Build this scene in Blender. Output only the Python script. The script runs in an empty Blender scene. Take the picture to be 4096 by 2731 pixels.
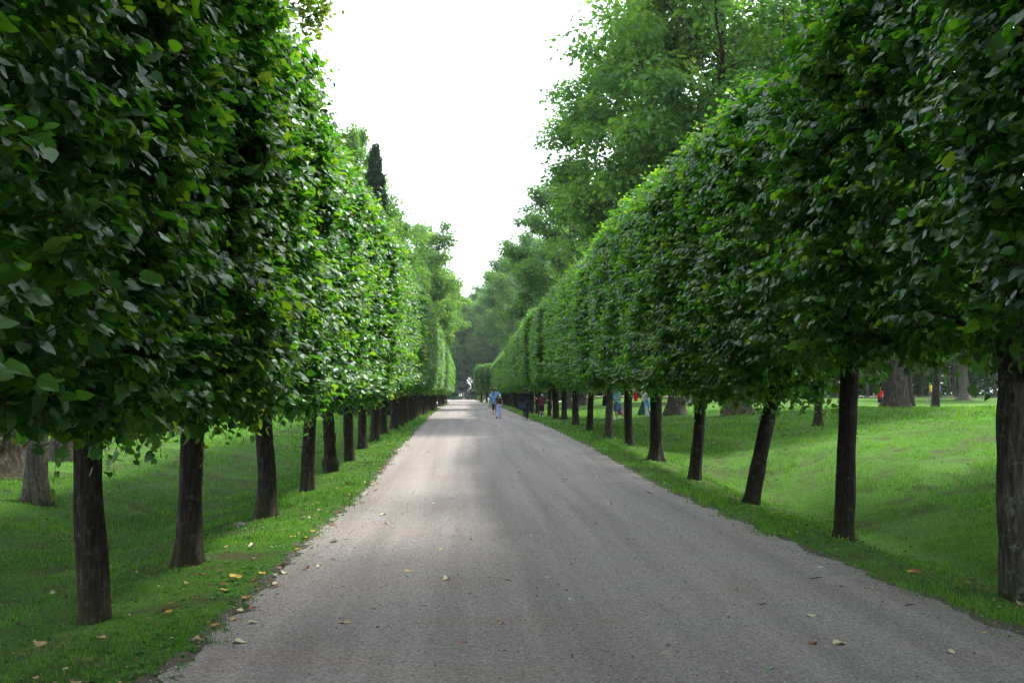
import bpy, bmesh, math, random
import numpy as np
from mathutils import Vector, Matrix, Quaternion

random.seed(7)
RNG = np.random.default_rng(7)
SC = bpy.context.scene
COL = SC.collection

# ------------------------------------------------------------------ helpers
def link(o, parent=None):
    COL.objects.link(o)
    if parent is not None:
        o.parent = parent
    return o

def tag(o, label=None, cat=None, group=None, kind=None):
    if label: o['label'] = label
    if cat: o['category'] = cat
    if group: o['group'] = group
    if kind: o['kind'] = kind
    return o

def empty(name, loc, rz=0.0):
    o = bpy.data.objects.new(name, None)
    o.empty_display_size = 0.2
    o.location = loc
    o.rotation_euler = (0, 0, rz)
    return link(o)

def obj(name, mesh, parent=None, loc=None, rz=None):
    o = bpy.data.objects.new(name, mesh)
    if loc is not None: o.location = loc
    if rz is not None: o.rotation_euler = (0, 0, rz)
    return link(o, parent)

def np_mesh(name, V, polys, mats, tint=None, matidx=None, smooth=False):
    """polys: list of (F,k) index arrays, of any k"""
    me = bpy.data.meshes.new(name)
    V = np.asarray(V, dtype=np.float32)
    loops = np.concatenate([p.reshape(-1) for p in polys]).astype(np.int32)
    tot = np.concatenate([np.full(len(p), p.shape[1]) for p in polys]).astype(np.int32)
    start = np.concatenate([[0], np.cumsum(tot)[:-1]]).astype(np.int32)
    me.vertices.add(len(V)); me.vertices.foreach_set('co', V.reshape(-1))
    me.loops.add(len(loops)); me.loops.foreach_set('vertex_index', loops)
    me.polygons.add(len(tot)); me.polygons.foreach_set('loop_start', start)
    me.polygons.foreach_set('loop_total', tot)
    if matidx is not None:
        me.polygons.foreach_set('material_index', np.asarray(matidx, dtype=np.int32))
    me.polygons.foreach_set('use_smooth', np.full(len(tot), smooth))
    for m in mats: me.materials.append(m)
    if tint is not None:
        a = me.attributes.new('tint', 'FLOAT', 'POINT')
        a.data.foreach_set('value', np.asarray(tint, dtype=np.float32))
    me.update(calc_edges=True)
    me.validate()
    return me

class Bag:
    """collects vertex blocks and polygons into one mesh"""
    def __init__(s): s.V=[]; s.P=[]; s.T=[]; s.M=[]; s.n=0
    def add(s, V, polys, tint=0.5, mi=0):
        V = np.asarray(V, float).reshape(-1,3)
        for p in polys:
            p = np.asarray(p)
            s.P.append(p + s.n); s.M.append(np.full(len(p), mi))
        s.T.append(np.broadcast_to(tint, (len(V),)).astype(float) if np.ndim(tint)==0 else np.asarray(tint, float))
        s.V.append(V); s.n += len(V)
    def mesh(s, name, mats, smooth=False):
        return np_mesh(name, np.concatenate(s.V), s.P, mats, np.concatenate(s.T), np.concatenate(s.M), smooth)

def unit(a):
    return a / np.maximum(np.linalg.norm(a, axis=-1, keepdims=True), 1e-9)

def snoise(x, y, z=0.0, seed=0):
    """cheap smooth noise, about -1..1"""
    r = np.random.default_rng(1000+seed)
    out = 0
    for k in range(6):
        f = r.normal(0, 1, 3) * (1 + 0.35*k); ph = r.uniform(0, 6.28)
        out = out + np.sin(f[0]*x + f[1]*y + f[2]*z + ph)
    return out / 3.2

def smooth01(x, a, b):
    t = np.clip((np.asarray(x, float)-a)/(b-a), 0, 1)
    return t*t*(3-2*t)

# ------------------------------------------------------------------ terrain
PY = [-30, 17, 22.7, 26.4, 35, 42, 900]
PZ = [0, 0, .09, .19, .267, .3, .3]
def path_z(y): return np.interp(y, PY, PZ)
LY = [-30, 14, 25, 40, 60, 90, 140, 150, 156, 162, 230, 236]
LX = [-1.68, -1.68, -1.76, -1.9, -2.25, -2.5, -2.5, -3.0, -8, -70, -70, -70]
RY = [-30, 6.5, 10, 14, 30, 55, 100, 128, 134, 140, 149, 152, 158, 164, 230, 236]
RX = [3.66, 3.62, 3.46, 3.35, 3.2, 3.15, 3.2, 3.2, 2.9, 2.2, 1.4, 1.5, 3.5, 70, 70, 70]
def xl(y): return np.interp(y, LY, LX)
def xr(y): return np.interp(y, RY, RX)
def H(x, y):
    x = np.asarray(x, float); y = np.asarray(y, float)
    z = path_z(y)
    l = np.interp(x, [-60,-14,-9,-6.9,-5.6,-4.8,-4.1,-3.3,-2.6,-1.9], [.15,.06,.0,-.14,-.42,-.52,-.4,-.14,-.05,0])
    r = np.interp(x, [3.5,4.3,4.8,5.5,6.1,6.8,7.8,9.4,11.5], [0,-.06,-.18,-.56,-.78,-.8,-.5,-.1,.0])
    fl = 1-smooth01(y, 18, 42); fr = 1-smooth01(y, 17, 36)
    z = z + np.where(x < 0, l*np.where(x > -9, fl, 1), 0) + np.where(x > 0, r*fr, 0)
    z = z + .68*smooth01(x, 7, 18)*(1-smooth01(y, 42, 75)) + .95*smooth01(x, 7, 14)*smooth01(y, 62, 105)*(1-smooth01(y,120,150))
    bump = .035*snoise(x*.9, y*.9, seed=3)+.02*snoise(x*2.3, y*2.1, seed=4)
    off = np.minimum(np.abs(x-xl(y)), np.abs(x-xr(y)))
    inside = (x > xl(y)) & (x < xr(y))
    z = z + np.where(inside, 0, bump*np.clip(off/1.5, 0, 1))
    return z
def Hf(x, y): return float(H(x, y))

# ------------------------------------------------------------------ camera
CAMZ = 1.6
PITCH, YAW, FPX = math.radians(3.01), math.radians(-2.53), 3982.0
cam = bpy.data.cameras.new('camera')
cam.lens = 35; cam.sensor_width = 36; cam.clip_start = .05; cam.clip_end = 3000
camo = bpy.data.objects.new('camera', cam); COL.objects.link(camo)
camo.location = (0, 0, CAMZ)
camo.rotation_euler = (math.pi/2+PITCH, 0, YAW)
SC.camera = camo
CR = camo.rotation_euler.to_matrix()
def ray(u, v):
    """pixel of the 4096 wide photograph to a world direction with y = 1"""
    d = CR @ Vector(((u-2048)/FPX, -(v-1365.5)/FPX, -1))
    return d/d.y
def at(u, v, Y):
    d = ray(u, v); return Vector((d.x*Y, Y, CAMZ+d.z*Y))
def hit(u, v):
    d = ray(u, v); Y = 2.0; prev = 2.0
    while Y < 400:
        if CAMZ+d.z*Y < Hf(d.x*Y, Y): break
        prev = Y; Y *= 1.01
    x = d.x*Y
    return Vector((x, Y, Hf(x, Y)))

def hit_row(u, v):
    """foot of a trunk of the two rows, which stand on the flat verge"""
    d = ray(u, v); Y = 4.0
    for _ in range(40): Y = (float(path_z(Y))-.06-CAMZ)/d.z
    return Vector((d.x*Y, Y, Hf(d.x*Y, Y)))

# ------------------------------------------------------------------ materials
def new_mat(name):
    m = bpy.data.materials.new(name); m.use_nodes = True
    nt = m.node_tree; nt.nodes.clear()
    return m, nt, nt.nodes, nt.links
def N(ns, t, **kw):
    n = ns.new(t)
    for k, v in kw.items():
        if k.startswith('i_'): n.inputs[k[2:].replace('_', ' ')].default_value = v
        else: setattr(n, k, v)
    return n
def ramp(ns, stops):
    r = ns.new('ShaderNodeValToRGB')
    e = r.color_ramp.elements
    while len(e) < len(stops): e.new(0.5)
    for i, (p, c) in enumerate(stops):
        e[i].position = p; e[i].color = (c[0], c[1], c[2], 1)
    return r

def leaf_mat(name, stops, tstops, rough=.42, spec=.5, trans=.45):
    m, nt, ns, ln = new_mat(name)
    out = N(ns, 'ShaderNodeOutputMaterial')
    at_ = N(ns, 'ShaderNodeAttribute', attribute_name='tint')
    r1 = ramp(ns, stops); r2 = ramp(ns, tstops)
    ln.new(at_.outputs['Fac'], r1.inputs[0]); ln.new(at_.outputs['Fac'], r2.inputs[0])
    geo = N(ns, 'ShaderNodeNewGeometry')
    # paler matt underside
    under = N(ns, 'ShaderNodeMix', data_type='RGBA'); under.inputs[7].default_value = (.085, .14, .06, 1)
    ml = N(ns, 'ShaderNodeMath', operation='MULTIPLY'); ml.inputs[1].default_value = .45
    ln.new(geo.outputs['Backfacing'], ml.inputs[0]); ln.new(ml.outputs[0], under.inputs[0])
    ln.new(r1.outputs[0], under.inputs[6])
    noi = N(ns, 'ShaderNodeTexNoise'); noi.inputs['Scale'].default_value = 60; noi.inputs['Detail'].default_value = 1
    tc = N(ns, 'ShaderNodeTexCoord'); ln.new(tc.outputs['Object'], noi.inputs['Vector'])
    hs = N(ns, 'ShaderNodeHueSaturation')
    mr = N(ns, 'ShaderNodeMapRange'); mr.inputs[1].default_value=.3; mr.inputs[2].default_value=.7; mr.inputs[3].default_value=.75; mr.inputs[4].default_value=1.25
    ln.new(noi.outputs[0], mr.inputs[0]); ln.new(mr.outputs[0], hs.inputs['Value']); ln.new(under.outputs[2], hs.inputs['Color'])
    p = N(ns, 'ShaderNodeBsdfPrincipled'); p.inputs['Roughness'].default_value = rough
    p.inputs['Specular IOR Level'].default_value = spec
    p.inputs['Specular Tint'].default_value = (.72, 1.0, .86, 1)
    ln.new(hs.outputs[0], p.inputs['Base Color'])
    t = N(ns, 'ShaderNodeBsdfTranslucent'); ln.new(r2.outputs[0], t.inputs['Color'])
    mx = N(ns, 'ShaderNodeMixShader'); mx.inputs[0].default_value = trans
    ln.new(p.outputs[0], mx.inputs[1]); ln.new(t.outputs[0], mx.inputs[2]); ln.new(mx.outputs[0], out.inputs[0])
    return m

M = {}
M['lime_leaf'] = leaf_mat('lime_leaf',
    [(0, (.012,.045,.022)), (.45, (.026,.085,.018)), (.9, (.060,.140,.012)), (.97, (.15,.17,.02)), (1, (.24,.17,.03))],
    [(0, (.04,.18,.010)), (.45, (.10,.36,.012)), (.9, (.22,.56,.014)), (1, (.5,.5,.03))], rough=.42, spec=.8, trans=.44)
M['tree_leaf'] = leaf_mat('tree_leaf',
    [(0, (.024,.070,.018)), (.5, (.052,.13,.020)), (1, (.10,.18,.020))],
    [(0, (.07,.23,.02)), (.5, (.17,.42,.025)), (1, (.34,.56,.03))], rough=.5, spec=.4, trans=.42)
M['maple_leaf'] = leaf_mat('maple_leaf',
    [(0, (.035,.085,.02)), (.5, (.07,.14,.025)), (1, (.14,.19,.03))],
    [(0, (.08,.2,.02)), (.5, (.2,.38,.03)), (1, (.42,.48,.04))], rough=.45, spec=.4, trans=.5)
M['conifer_leaf'] = leaf_mat('conifer_leaf',
    [(0, (.012,.035,.02)), (1, (.035,.075,.035))], [(0, (.01,.04,.01)), (1, (.03,.08,.02))], rough=.6, spec=.25, trans=.2)
M['grass_blade'] = leaf_mat('grass_blade',
    [(0, (.022,.055,.012)), (.5, (.060,.155,.009)), (.88, (.12,.25,.012)), (1, (.24,.20,.08))],
    [(0, (.05,.18,.008)), (.5, (.12,.40,.010)), (.88, (.20,.55,.012)), (1, (.4,.36,.1))], rough=.5, spec=.35, trans=.4)
M['weed_leaf'] = leaf_mat('weed_leaf',
    [(0, (.03,.09,.02)), (1, (.06,.17,.03))], [(0, (.06,.2,.03)), (1, (.14,.36,.05))], rough=.5, spec=.35, trans=.35)

def bark_mat(name, c1, c2, c3, sc=1.0, lichen=.3):
    m, nt, ns, ln = new_mat(name)
    out = N(ns, 'ShaderNodeOutputMaterial'); p = N(ns, 'ShaderNodeBsdfPrincipled')
    p.inputs['Roughness'].default_value = .93; p.inputs['Specular IOR Level'].default_value = .2
    tc = N(ns, 'ShaderNodeTexCoord')
    oi = N(ns, 'ShaderNodeObjectInfo')
    ad = N(ns, 'ShaderNodeVectorMath', operation='ADD')
    sclr = N(ns, 'ShaderNodeVectorMath', operation='SCALE'); 
    cx = N(ns, 'ShaderNodeCombineXYZ'); ln.new(oi.outputs['Random'], cx.inputs[0]); ln.new(oi.outputs['Random'], cx.inputs[2])
    ln.new(cx.outputs[0], sclr.inputs[0]); sclr.inputs['Scale'].default_value = 30
    ln.new(tc.outputs['Object'], ad.inputs[0]); ln.new(sclr.outputs[0], ad.inputs[1])
    mp = N(ns, 'ShaderNodeMapping'); mp.inputs['Scale'].default_value = (34*sc, 34*sc, 5.5*sc)
    ln.new(ad.outputs[0], mp.inputs[0])
    n1 = N(ns, 'ShaderNodeTexNoise'); n1.inputs['Scale'].default_value = 1; n1.inputs['Detail'].default_value = 4; n1.inputs['Roughness'].default_value = .65
    ln.new(mp.outputs[0], n1.inputs['Vector'])
    r = ramp(ns, [(.33, c1), (.55, c2), (.75, c3)]); ln.new(n1.outputs[0], r.inputs[0])
    n2 = N(ns, 'ShaderNodeTexNoise'); n2.inputs['Scale'].default_value = 11*sc; n2.inputs['Detail'].default_value = 5; n2.inputs['Roughness'].default_value = .7
    ln.new(ad.outputs[0], n2.inputs['Vector'])
    r2 = ramp(ns, [(.56, (0,0,0)), (.68, (lichen,lichen,lichen))]); ln.new(n2.outputs[0], r2.inputs[0])
    mx = N(ns, 'ShaderNodeMix', data_type='RGBA'); mx.inputs[7].default_value = (.19,.21,.17,1)
    ln.new(r2.outputs[0], mx.inputs[0]); ln.new(r.outputs[0], mx.inputs[6])
    # moss towards the foot, broken up
    sx = N(ns, 'ShaderNodeSeparateXYZ'); ln.new(tc.outputs['Object'], sx.inputs[0])
    mr = N(ns, 'ShaderNodeMapRange'); mr.inputs[1].default_value=.45; mr.inputs[2].default_value=0; mr.inputs[3].default_value=0; mr.inputs[4].default_value=.6
    ln.new(sx.outputs[2], mr.inputs[0])
    mu = N(ns, 'ShaderNodeMath', operation='MULTIPLY'); ln.new(mr.outputs[0], mu.inputs[0]); ln.new(n2.outputs[0], mu.inputs[1])
    mx2 = N(ns, 'ShaderNodeMix', data_type='RGBA'); mx2.inputs[7].default_value = (.05,.06,.02,1)
    ln.new(mu.outputs[0], mx2.inputs[0]); ln.new(mx.outputs[2], mx2.inputs[6])
    ln.new(mx2.outputs[2], p.inputs['Base Color'])
    b = N(ns, 'ShaderNodeBump'); b.inputs['Strength'].default_value = .9; b.inputs['Distance'].default_value = .012/sc
    ln.new(n1.outputs[0], b.inputs['Height']); ln.new(b.outputs[0], p.inputs['Normal'])
    ln.new(p.outputs[0], out.inputs[0])
    return m
M['lime_bark'] = bark_mat('lime_bark', (.007,.006,.005), (.024,.020,.016), (.060,.052,.043))
M['old_bark'] = bark_mat('old_bark', (.012,.010,.008), (.05,.041,.033), (.11,.095,.08), sc=.45, lichen=.35)
M['pale_bark'] = bark_mat('pale_bark', (.022,.019,.016), (.07,.063,.054), (.16,.15,.13), sc=.9, lichen=.8)
M['twig'] = bark_mat('twig_bark', (.03,.018,.01), (.07,.04,.022), (.10,.06,.035), lichen=0)

def lawn_mat():
    m, nt, ns, ln = new_mat('lawn')
    out = N(ns, 'ShaderNodeOutputMaterial'); p = N(ns, 'ShaderNodeBsdfPrincipled')
    p.inputs['Roughness'].default_value = .9; p.inputs['Specular IOR Level'].default_value = .15
    tc = N(ns, 'ShaderNodeTexCoord')
    def noise(s, d=4, r=.6):
        n = N(ns, 'ShaderNodeTexNoise'); n.inputs['Scale'].default_value = s; n.inputs['Detail'].default_value = d; n.inputs['Roughness'].default_value = r
        ln.new(tc.outputs['Object'], n.inputs['Vector']); return n
    fine = noise(35, 3); mid = noise(1.1, 4); big = noise(.16, 3)
    r = ramp(ns, [(.3, (.022,.04,.008)), (.5, (.045,.125,.010)), (.72, (.085,.20,.015))]); ln.new(fine.outputs[0], r.inputs[0])
    hs = N(ns, 'ShaderNodeHueSaturation')
    mr = N(ns, 'ShaderNodeMapRange'); mr.inputs[1].default_value=.3; mr.inputs[2].default_value=.7; mr.inputs[3].default_value=.7; mr.inputs[4].default_value=1.3
    ln.new(big.outputs[0], mr.inputs[0]); ln.new(mr.outputs[0], hs.inputs['Value']); ln.new(r.outputs[0], hs.inputs['Color'])
    r2 = ramp(ns, [(.50, (0,0,0)), (.64, (.85,.85,.85))]); ln.new(mid.outputs[0], r2.inputs[0])
    mx = N(ns, 'ShaderNodeMix', data_type='RGBA'); mx.inputs[7].default_value = (.05,.048,.022,1)
    ln.new(r2.outputs[0], mx.inputs[0]); ln.new(hs.outputs[0], mx.inputs[6])
    ln.new(mx.outputs[2], p.inputs['Base Color'])
    b = N(ns, 'ShaderNodeBump'); b.inputs['Strength'].default_value = .8; b.inputs['Distance'].default_value = .04
    ln.new(fine.outputs[0], b.inputs['Height']); ln.new(b.outputs[0], p.inputs['Normal'])
    ln.new(p.outputs[0], out.inputs[0]); return m
M['lawn'] = lawn_mat()

def gravel_mat(name, tone=1.0, soil=False):
    m, nt, ns, ln = new_mat(name)
    out = N(ns, 'ShaderNodeOutputMaterial'); p = N(ns, 'ShaderNodeBsdfPrincipled')
    p.inputs['Roughness'].default_value = .95; p.inputs['Specular IOR Level'].default_value = .2
    tc = N(ns, 'ShaderNodeTexCoord')
    def noise(s, d=3, r=.6, vec=None):
        n = N(ns, 'ShaderNodeTexNoise'); n.inputs['Scale'].default_value = s; n.inputs['Detail'].default_value = d; n.inputs['Roughness'].default_value = r
        ln.new(vec if vec is not None else tc.outputs['Object'], n.inputs['Vector']); return n
    grit = noise(55, 5, .72)
    t = tone
    if soil:
        r = ramp(ns, [(.3, (.035*t,.028*t,.022*t)), (.5, (.085*t,.075*t,.06*t)), (.75, (.16*t,.15*t,.13*t))])
    else:
        r = ramp(ns, [(.28, (.075*t,.066*t,.062*t)), (.44, (.19*t,.172*t,.166*t)), (.56, (.265*t,.243*t,.236*t)), (.74, (.42*t,.40*t,.385*t))])
    ln.new(grit.outputs[0], r.inputs[0])
    # long wheel and rake streaks, earthy patches
    mp = N(ns, 'ShaderNodeMapping'); mp.inputs['Scale'].default_value = (2.6, .10, 1); ln.new(tc.outputs['Object'], mp.inputs[0])
    st = noise(1, 3, .55, mp.outputs[0])
    mp2 = N(ns, 'ShaderNodeMapping'); mp2.inputs['Scale'].default_value = (.55, 1.1, 1); ln.new(tc.outputs['Object'], mp2.inputs[0])
    pa = noise(1, 5, .65, mp2.outputs[0])
    mr = N(ns, 'ShaderNodeMapRange'); mr.inputs[1].default_value=.3; mr.inputs[2].default_value=.7; mr.inputs[3].default_value=.82; mr.inputs[4].default_value=1.20
    ln.new(st.outputs[0], mr.inputs[0])
    hs = N(ns, 'ShaderNodeHueSaturation'); ln.new(mr.outputs[0], hs.inputs['Value']); ln.new(r.outputs[0], hs.inputs['Color'])
    r3 = ramp(ns, [(.45, (0,0,0)), (.62, (.65,.65,.65))]); ln.new(pa.outputs[0], r3.inputs[0])
    mx = N(ns, 'ShaderNodeMix', data_type='RGBA', blend_type='MULTIPLY'); mx.inputs[7].default_value = (1.0,.92,.89,1)
    ln.new(r3.outputs[0], mx.inputs[0]); ln.new(hs.outputs[0], mx.inputs[6])
    ln.new(mx.outputs[2], p.inputs['Base Color'])
    b = N(ns, 'ShaderNodeBump'); b.inputs['Strength'].default_value = 1; b.inputs['Distance'].default_value = .012
    ln.new(grit.outputs[0], b.inputs['Height']); ln.new(b.outputs[0], p.inputs['Normal'])
    ln.new(p.outputs[0], out.inputs[0]); return m
M['gravel'] = gravel_mat('path_gravel')
M['soil'] = gravel_mat('edge_soil', 1.0, True)
M['pale_gravel'] = gravel_mat('pale_gravel', 1.5)

def plain(name, col, rough=.8, spec=.3, var=.12, scale=40):
    m, nt, ns, ln = new_mat(name)
    out = N(ns, 'ShaderNodeOutputMaterial'); p = N(ns, 'ShaderNodeBsdfPrincipled')
    p.inputs['Roughness'].default_value = rough; p.inputs['Specular IOR Level'].default_value = spec
    tc = N(ns, 'ShaderNodeTexCoord'); n = N(ns, 'ShaderNodeTexNoise'); n.inputs['Scale'].default_value = scale; n.inputs['Detail'].default_value = 3
    ln.new(tc.outputs['Object'], n.inputs['Vector'])
    r = ramp(ns, [(.3, [c*(1-var) for c in col]), (.7, [min(1, c*(1+var)) for c in col])])
    ln.new(n.outputs[0], r.inputs[0]); ln.new(r.outputs[0], p.inputs['Base Color']); ln.new(p.outputs[0], out.inputs[0])
    return m

# ------------------------------------------------------------------ ground
def axis(segs):
    out = []
    for a, b, st in segs: out += list(np.arange(a, b, st))
    out.append(segs[-1][1]); return np.array(out)
gy = axis([(-30, -2, 2), (-2, 30, .25), (30, 70, .8), (70, 170, 2.5), (170, 260, 6), (260, 900, 40)])
gy = np.unique(np.concatenate([gy, np.array(PY[1:-1]), np.array(LY[1:]), np.array(RY[1:])]))
gx = axis([(-500, -60, 40), (-60, -16, 2), (-16, -8, .6), (-8, -1.5, .18), (-1.5, 3.2, .5), (3.2, 13, .2), (13, 30, .8), (30, 70, 4), (70, 500, 40)])
X, Y = np.meshgrid(gx, gy)
Z = H(X, Y)
ins = (X > xl(Y)+.22) & (X < xr(Y)-.22)
Z = np.where(ins, Z-.05, Z)
nx, ny = len(gx), len(gy)
idx = np.arange(nx*ny).reshape(ny, nx)
quads = np.stack([idx[:-1,:-1], idx[:-1,1:], idx[1:,1:], idx[1:,:-1]], -1).reshape(-1, 4)
tag(obj('lawn', np_mesh('lawn', np.stack([X, Y, Z], -1).reshape(-1,3), [quads], [M['lawn']], smooth=True)), kind='structure')

def strip(name, fl, fr, ys, dz, mat, nxs=14, jl=0, jr=0, seed=0, zf=None):
    a = fl(ys) + jl*(snoise(ys*3.1, ys*.3, seed=seed)*.6 + snoise(ys*11, 0, seed=seed+1)*.4)
    b = fr(ys) + jr*(snoise(ys*2.7, ys*.2, seed=seed+2)*.6 + snoise(ys*10, 0, seed=seed+3)*.4)
    t = np.linspace(0, 1, nxs)[None, :]
    X = a[:, None]*(1-t)+b[:, None]*t; Y = np.repeat(ys[:, None], nxs, 1)
    Z = (H(X, Y) if zf is None else zf(X, Y)) + dz
    n = len(ys); idx = np.arange(n*nxs).reshape(n, nxs)
    q = np.stack([idx[:-1,:-1], idx[:-1,1:], idx[1:,1:], idx[1:,:-1]], -1).reshape(-1, 4)
    o = obj(name, np_mesh(name, np.stack([X, Y, Z], -1).reshape(-1,3), [q], [mat], smooth=True))
    return tag(o, kind='structure')
ysp = np.unique(np.concatenate([axis([(-12, 45, .06), (45, 150, .5), (150, 236, 1.0)]), np.array(PY[1:-1])]))
pz = lambda X, Y: path_z(Y)
strip('soil_edge', lambda y: xl(y)-.10, lambda y: xr(y)+.12, ysp[ysp < 150], .004, M['soil'], 3, .14, .14, 20, pz)
strip('path', xl, xr, ysp, .010, M['gravel'], 12, .09, .09, 30, pz)
def cross_strip(name, pts, w, mat, dz=.012, seed=0):
    """a little path across the grass, following points"""
    P = []
    for i in range(len(pts)-1):
        a, b = np.array(pts[i]), np.array(pts[i+1]); n = max(2, int(np.linalg.norm(b-a)/.35))
        for k in range(n): P.append(a+(b-a)*k/n)
    P.append(np.array(pts[-1])); P = np.array(P, float)
    T = unit(np.gradient(P, axis=0)); Nn = np.stack([-T[:,1], T[:,0]], -1)
    k = 7; s = np.linspace(-.5, .5, k)
    wv = w*(1+.25*snoise(P[:,0]*1.3, P[:,1]*1.3, seed=seed))
    XY = P[:,None,:]+Nn[:,None,:]*(s[None,:,None]*wv[:,None,None])
    Zz = H(XY[...,0], XY[...,1])+dz+.02*(1-np.abs(s)*2)[None,:]
    n = len(P); idx = np.arange(n*k).reshape(n, k)
    q = np.stack([idx[:-1,:-1], idx[:-1,1:], idx[1:,1:], idx[1:,:-1]], -1).reshape(-1, 4)
    return tag(obj(name, np_mesh(name, np.concatenate([XY, Zz[...,None]], -1).reshape(-1,3), [q[:, ::-1]], [mat], smooth=True)), kind='structure')
cross_strip('worn_track', [(3.0, 47.2), (4.6, 48.0), (6.6, 49.5)], 1.0, M['soil'], seed=1)
cross_strip('side_path', [(-2.3, 97), (-6, 97.5), (-30, 99)], 3.0, M['pale_gravel'], .03, seed=2)
cross_strip('park_path', [(-9, 58), (-20, 60), (-60, 66)], 2.2, M['pale_gravel'], .03, seed=3)
cross_strip('park_path', [(9, 110), (24, 108), (60, 104), (110, 100)], 5.0, M['pale_gravel'], .06, seed=4)

# ------------------------------------------------------------------ tubes, trunks
def tube(bag, pts, rad, sides=10, mi=0, wob=0.0, seed=0, tint=.5, cap=True, lobes=None):
    pts = np.asarray(pts, float); rad = np.asarray(rad, float); n = len(pts)
    T = unit(np.gradient(pts, axis=0))
    up = np.array([0., 1., 0.]) if abs(T[0][2]) > .8 else np.array([0., 0., 1.])
    A = unit(np.cross(T, up)); B = np.cross(T, A)
    an = np.linspace(0, 2*math.pi, sides, endpoint=False)
    R = rad[:, None]*np.ones((1, sides))
    if wob:
        zz = pts[:, 2][:, None]
        R = R*(1+wob*snoise(np.cos(an)[None,:]*2.2, np.sin(an)[None,:]*2.2, zz*2.0, seed=seed)+.5*wob*snoise(np.cos(an)[None,:]*5, np.sin(an)[None,:]*5, zz*5, seed=seed+9))
    if lobes is not None:
        R = R*(1+lobes[:,None]*(np.cos(an*3+seed)*.5+np.cos(an*5+seed*2)*.35+np.cos(an*8+seed*1.3)*.18)[None,:])
    V = pts[:,None,:]+R[...,None]*(np.cos(an)[None,:,None]*A[:,None,:]+np.sin(an)[None,:,None]*B[:,None,:])
    idx = np.arange(n*sides).reshape(n, sides); nxt = np.roll(idx, -1, 1)
    q = np.stack([idx[:-1], nxt[:-1], nxt[1:], idx[1:]], -1).reshape(-1, 4)
    V = V.reshape(-1,3); polys = [q]
    if cap:
        V = np.concatenate([V, pts[-1:]+T[-1:]*rad[-1]*.6]); c = len(V)-1
        polys.append(np.stack([idx[-1], nxt[-1], np.full(sides, c)], -1))
    bag.add(V, polys, tint, mi)

def flare_trunk(name, r, top, lean=(0, 0), seed=0, mat=None, sides=20, flare=.5, fh=.35, limbs=True, knob=None, sink=.25, nz=26):
    """a trunk with root flare; lean = sideways shift per metre at the height it shows; limbs reach into the crown"""
    rs = np.random.default_rng(seed)
    b = Bag()
    z = np.concatenate([np.linspace(-sink, -.06, 3), np.linspace(-.02, .6, 14), np.linspace(.7, top, nz)])
    bend = .035*np.sin(z*1.1+rs.uniform(0,6))*np.clip(z, 0, 1)
    px = lean[0]*np.clip(z, 0, 2.2)+bend; py = lean[1]*np.clip(z, 0, 2.2)+.03*np.sin(z*.9+rs.uniform(0,6))*np.clip(z,0,1)
    rr = r*(1-.10*np.clip(z,0,2)/2)*np.where(z > 2, 1-.75*(z-2)/(max(top,2.1)-2+1e-6), 1)
    rr = rr*(1+flare*np.exp(-np.clip(z, 0, 9)/fh*1.6)+.08*np.exp(-np.clip(z, 0, 9)/.08))
    if knob:
        for kz, kr in knob: rr = rr*(1+kr*np.exp(-((z-kz)/.09)**2))
    tube(b, np.stack([px, py, z], -1), rr, sides, 0, .085, seed, lobes=.05+.40*(.25+flare)*np.exp(-np.clip(z, 0, 9)/.13))
    if limbs:
        for k in range(13):
            a = rs.uniform(0, 6.28); z0 = rs.uniform(1.7, top*.95)
            L = rs.uniform(.6, 1.0); L2 = L*1.5 if abs(math.sin(a)) > .6 else L
            d = np.array([math.cos(a)*.75, math.sin(a), rs.uniform(.25, .8)])
            t = np.linspace(0, 1, 7)[:, None]
            c0 = np.array([np.interp(z0, z, px), np.interp(z0, z, py), z0])
            P = c0+d*t*L2+np.array([0,0,-.25])*t*t*L2+rs.normal(0, .03, (7,3))*t
            tube(b, P, np.linspace(r*.33, r*.07, 7), 6, 0, .05, seed+k)
    return b.mesh(name, [mat or M['lime_bark']], smooth=True)

# ------------------------------------------------------------------ leaves
HEART_V = np.array([(0,0,0),(.42,0,-.02),(1.02,0,-.16),
    (-.10,.20,.05),(.10,.43,.07),(.44,.44,.03),(.74,.27,-.04),
    (-.10,-.20,.05),(.10,-.43,.07),(.44,-.44,.03),(.74,-.27,-.04)], float)
HEART_V[:, 0] -= .0
HEART_Q = np.array([(0,1,4,3),(1,6,5,4),(0,7,8,1),(1,8,9,10)])
HEART_T = np.array([(1,2,6),(1,10,2)])
DIAM_V = np.array([(0,0,0),(.45,.36,.08),(1,0,-.08),(.45,-.36,.08)], float)
DIAM_T = np.array([(0,2,1),(0,3,2)])

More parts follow.
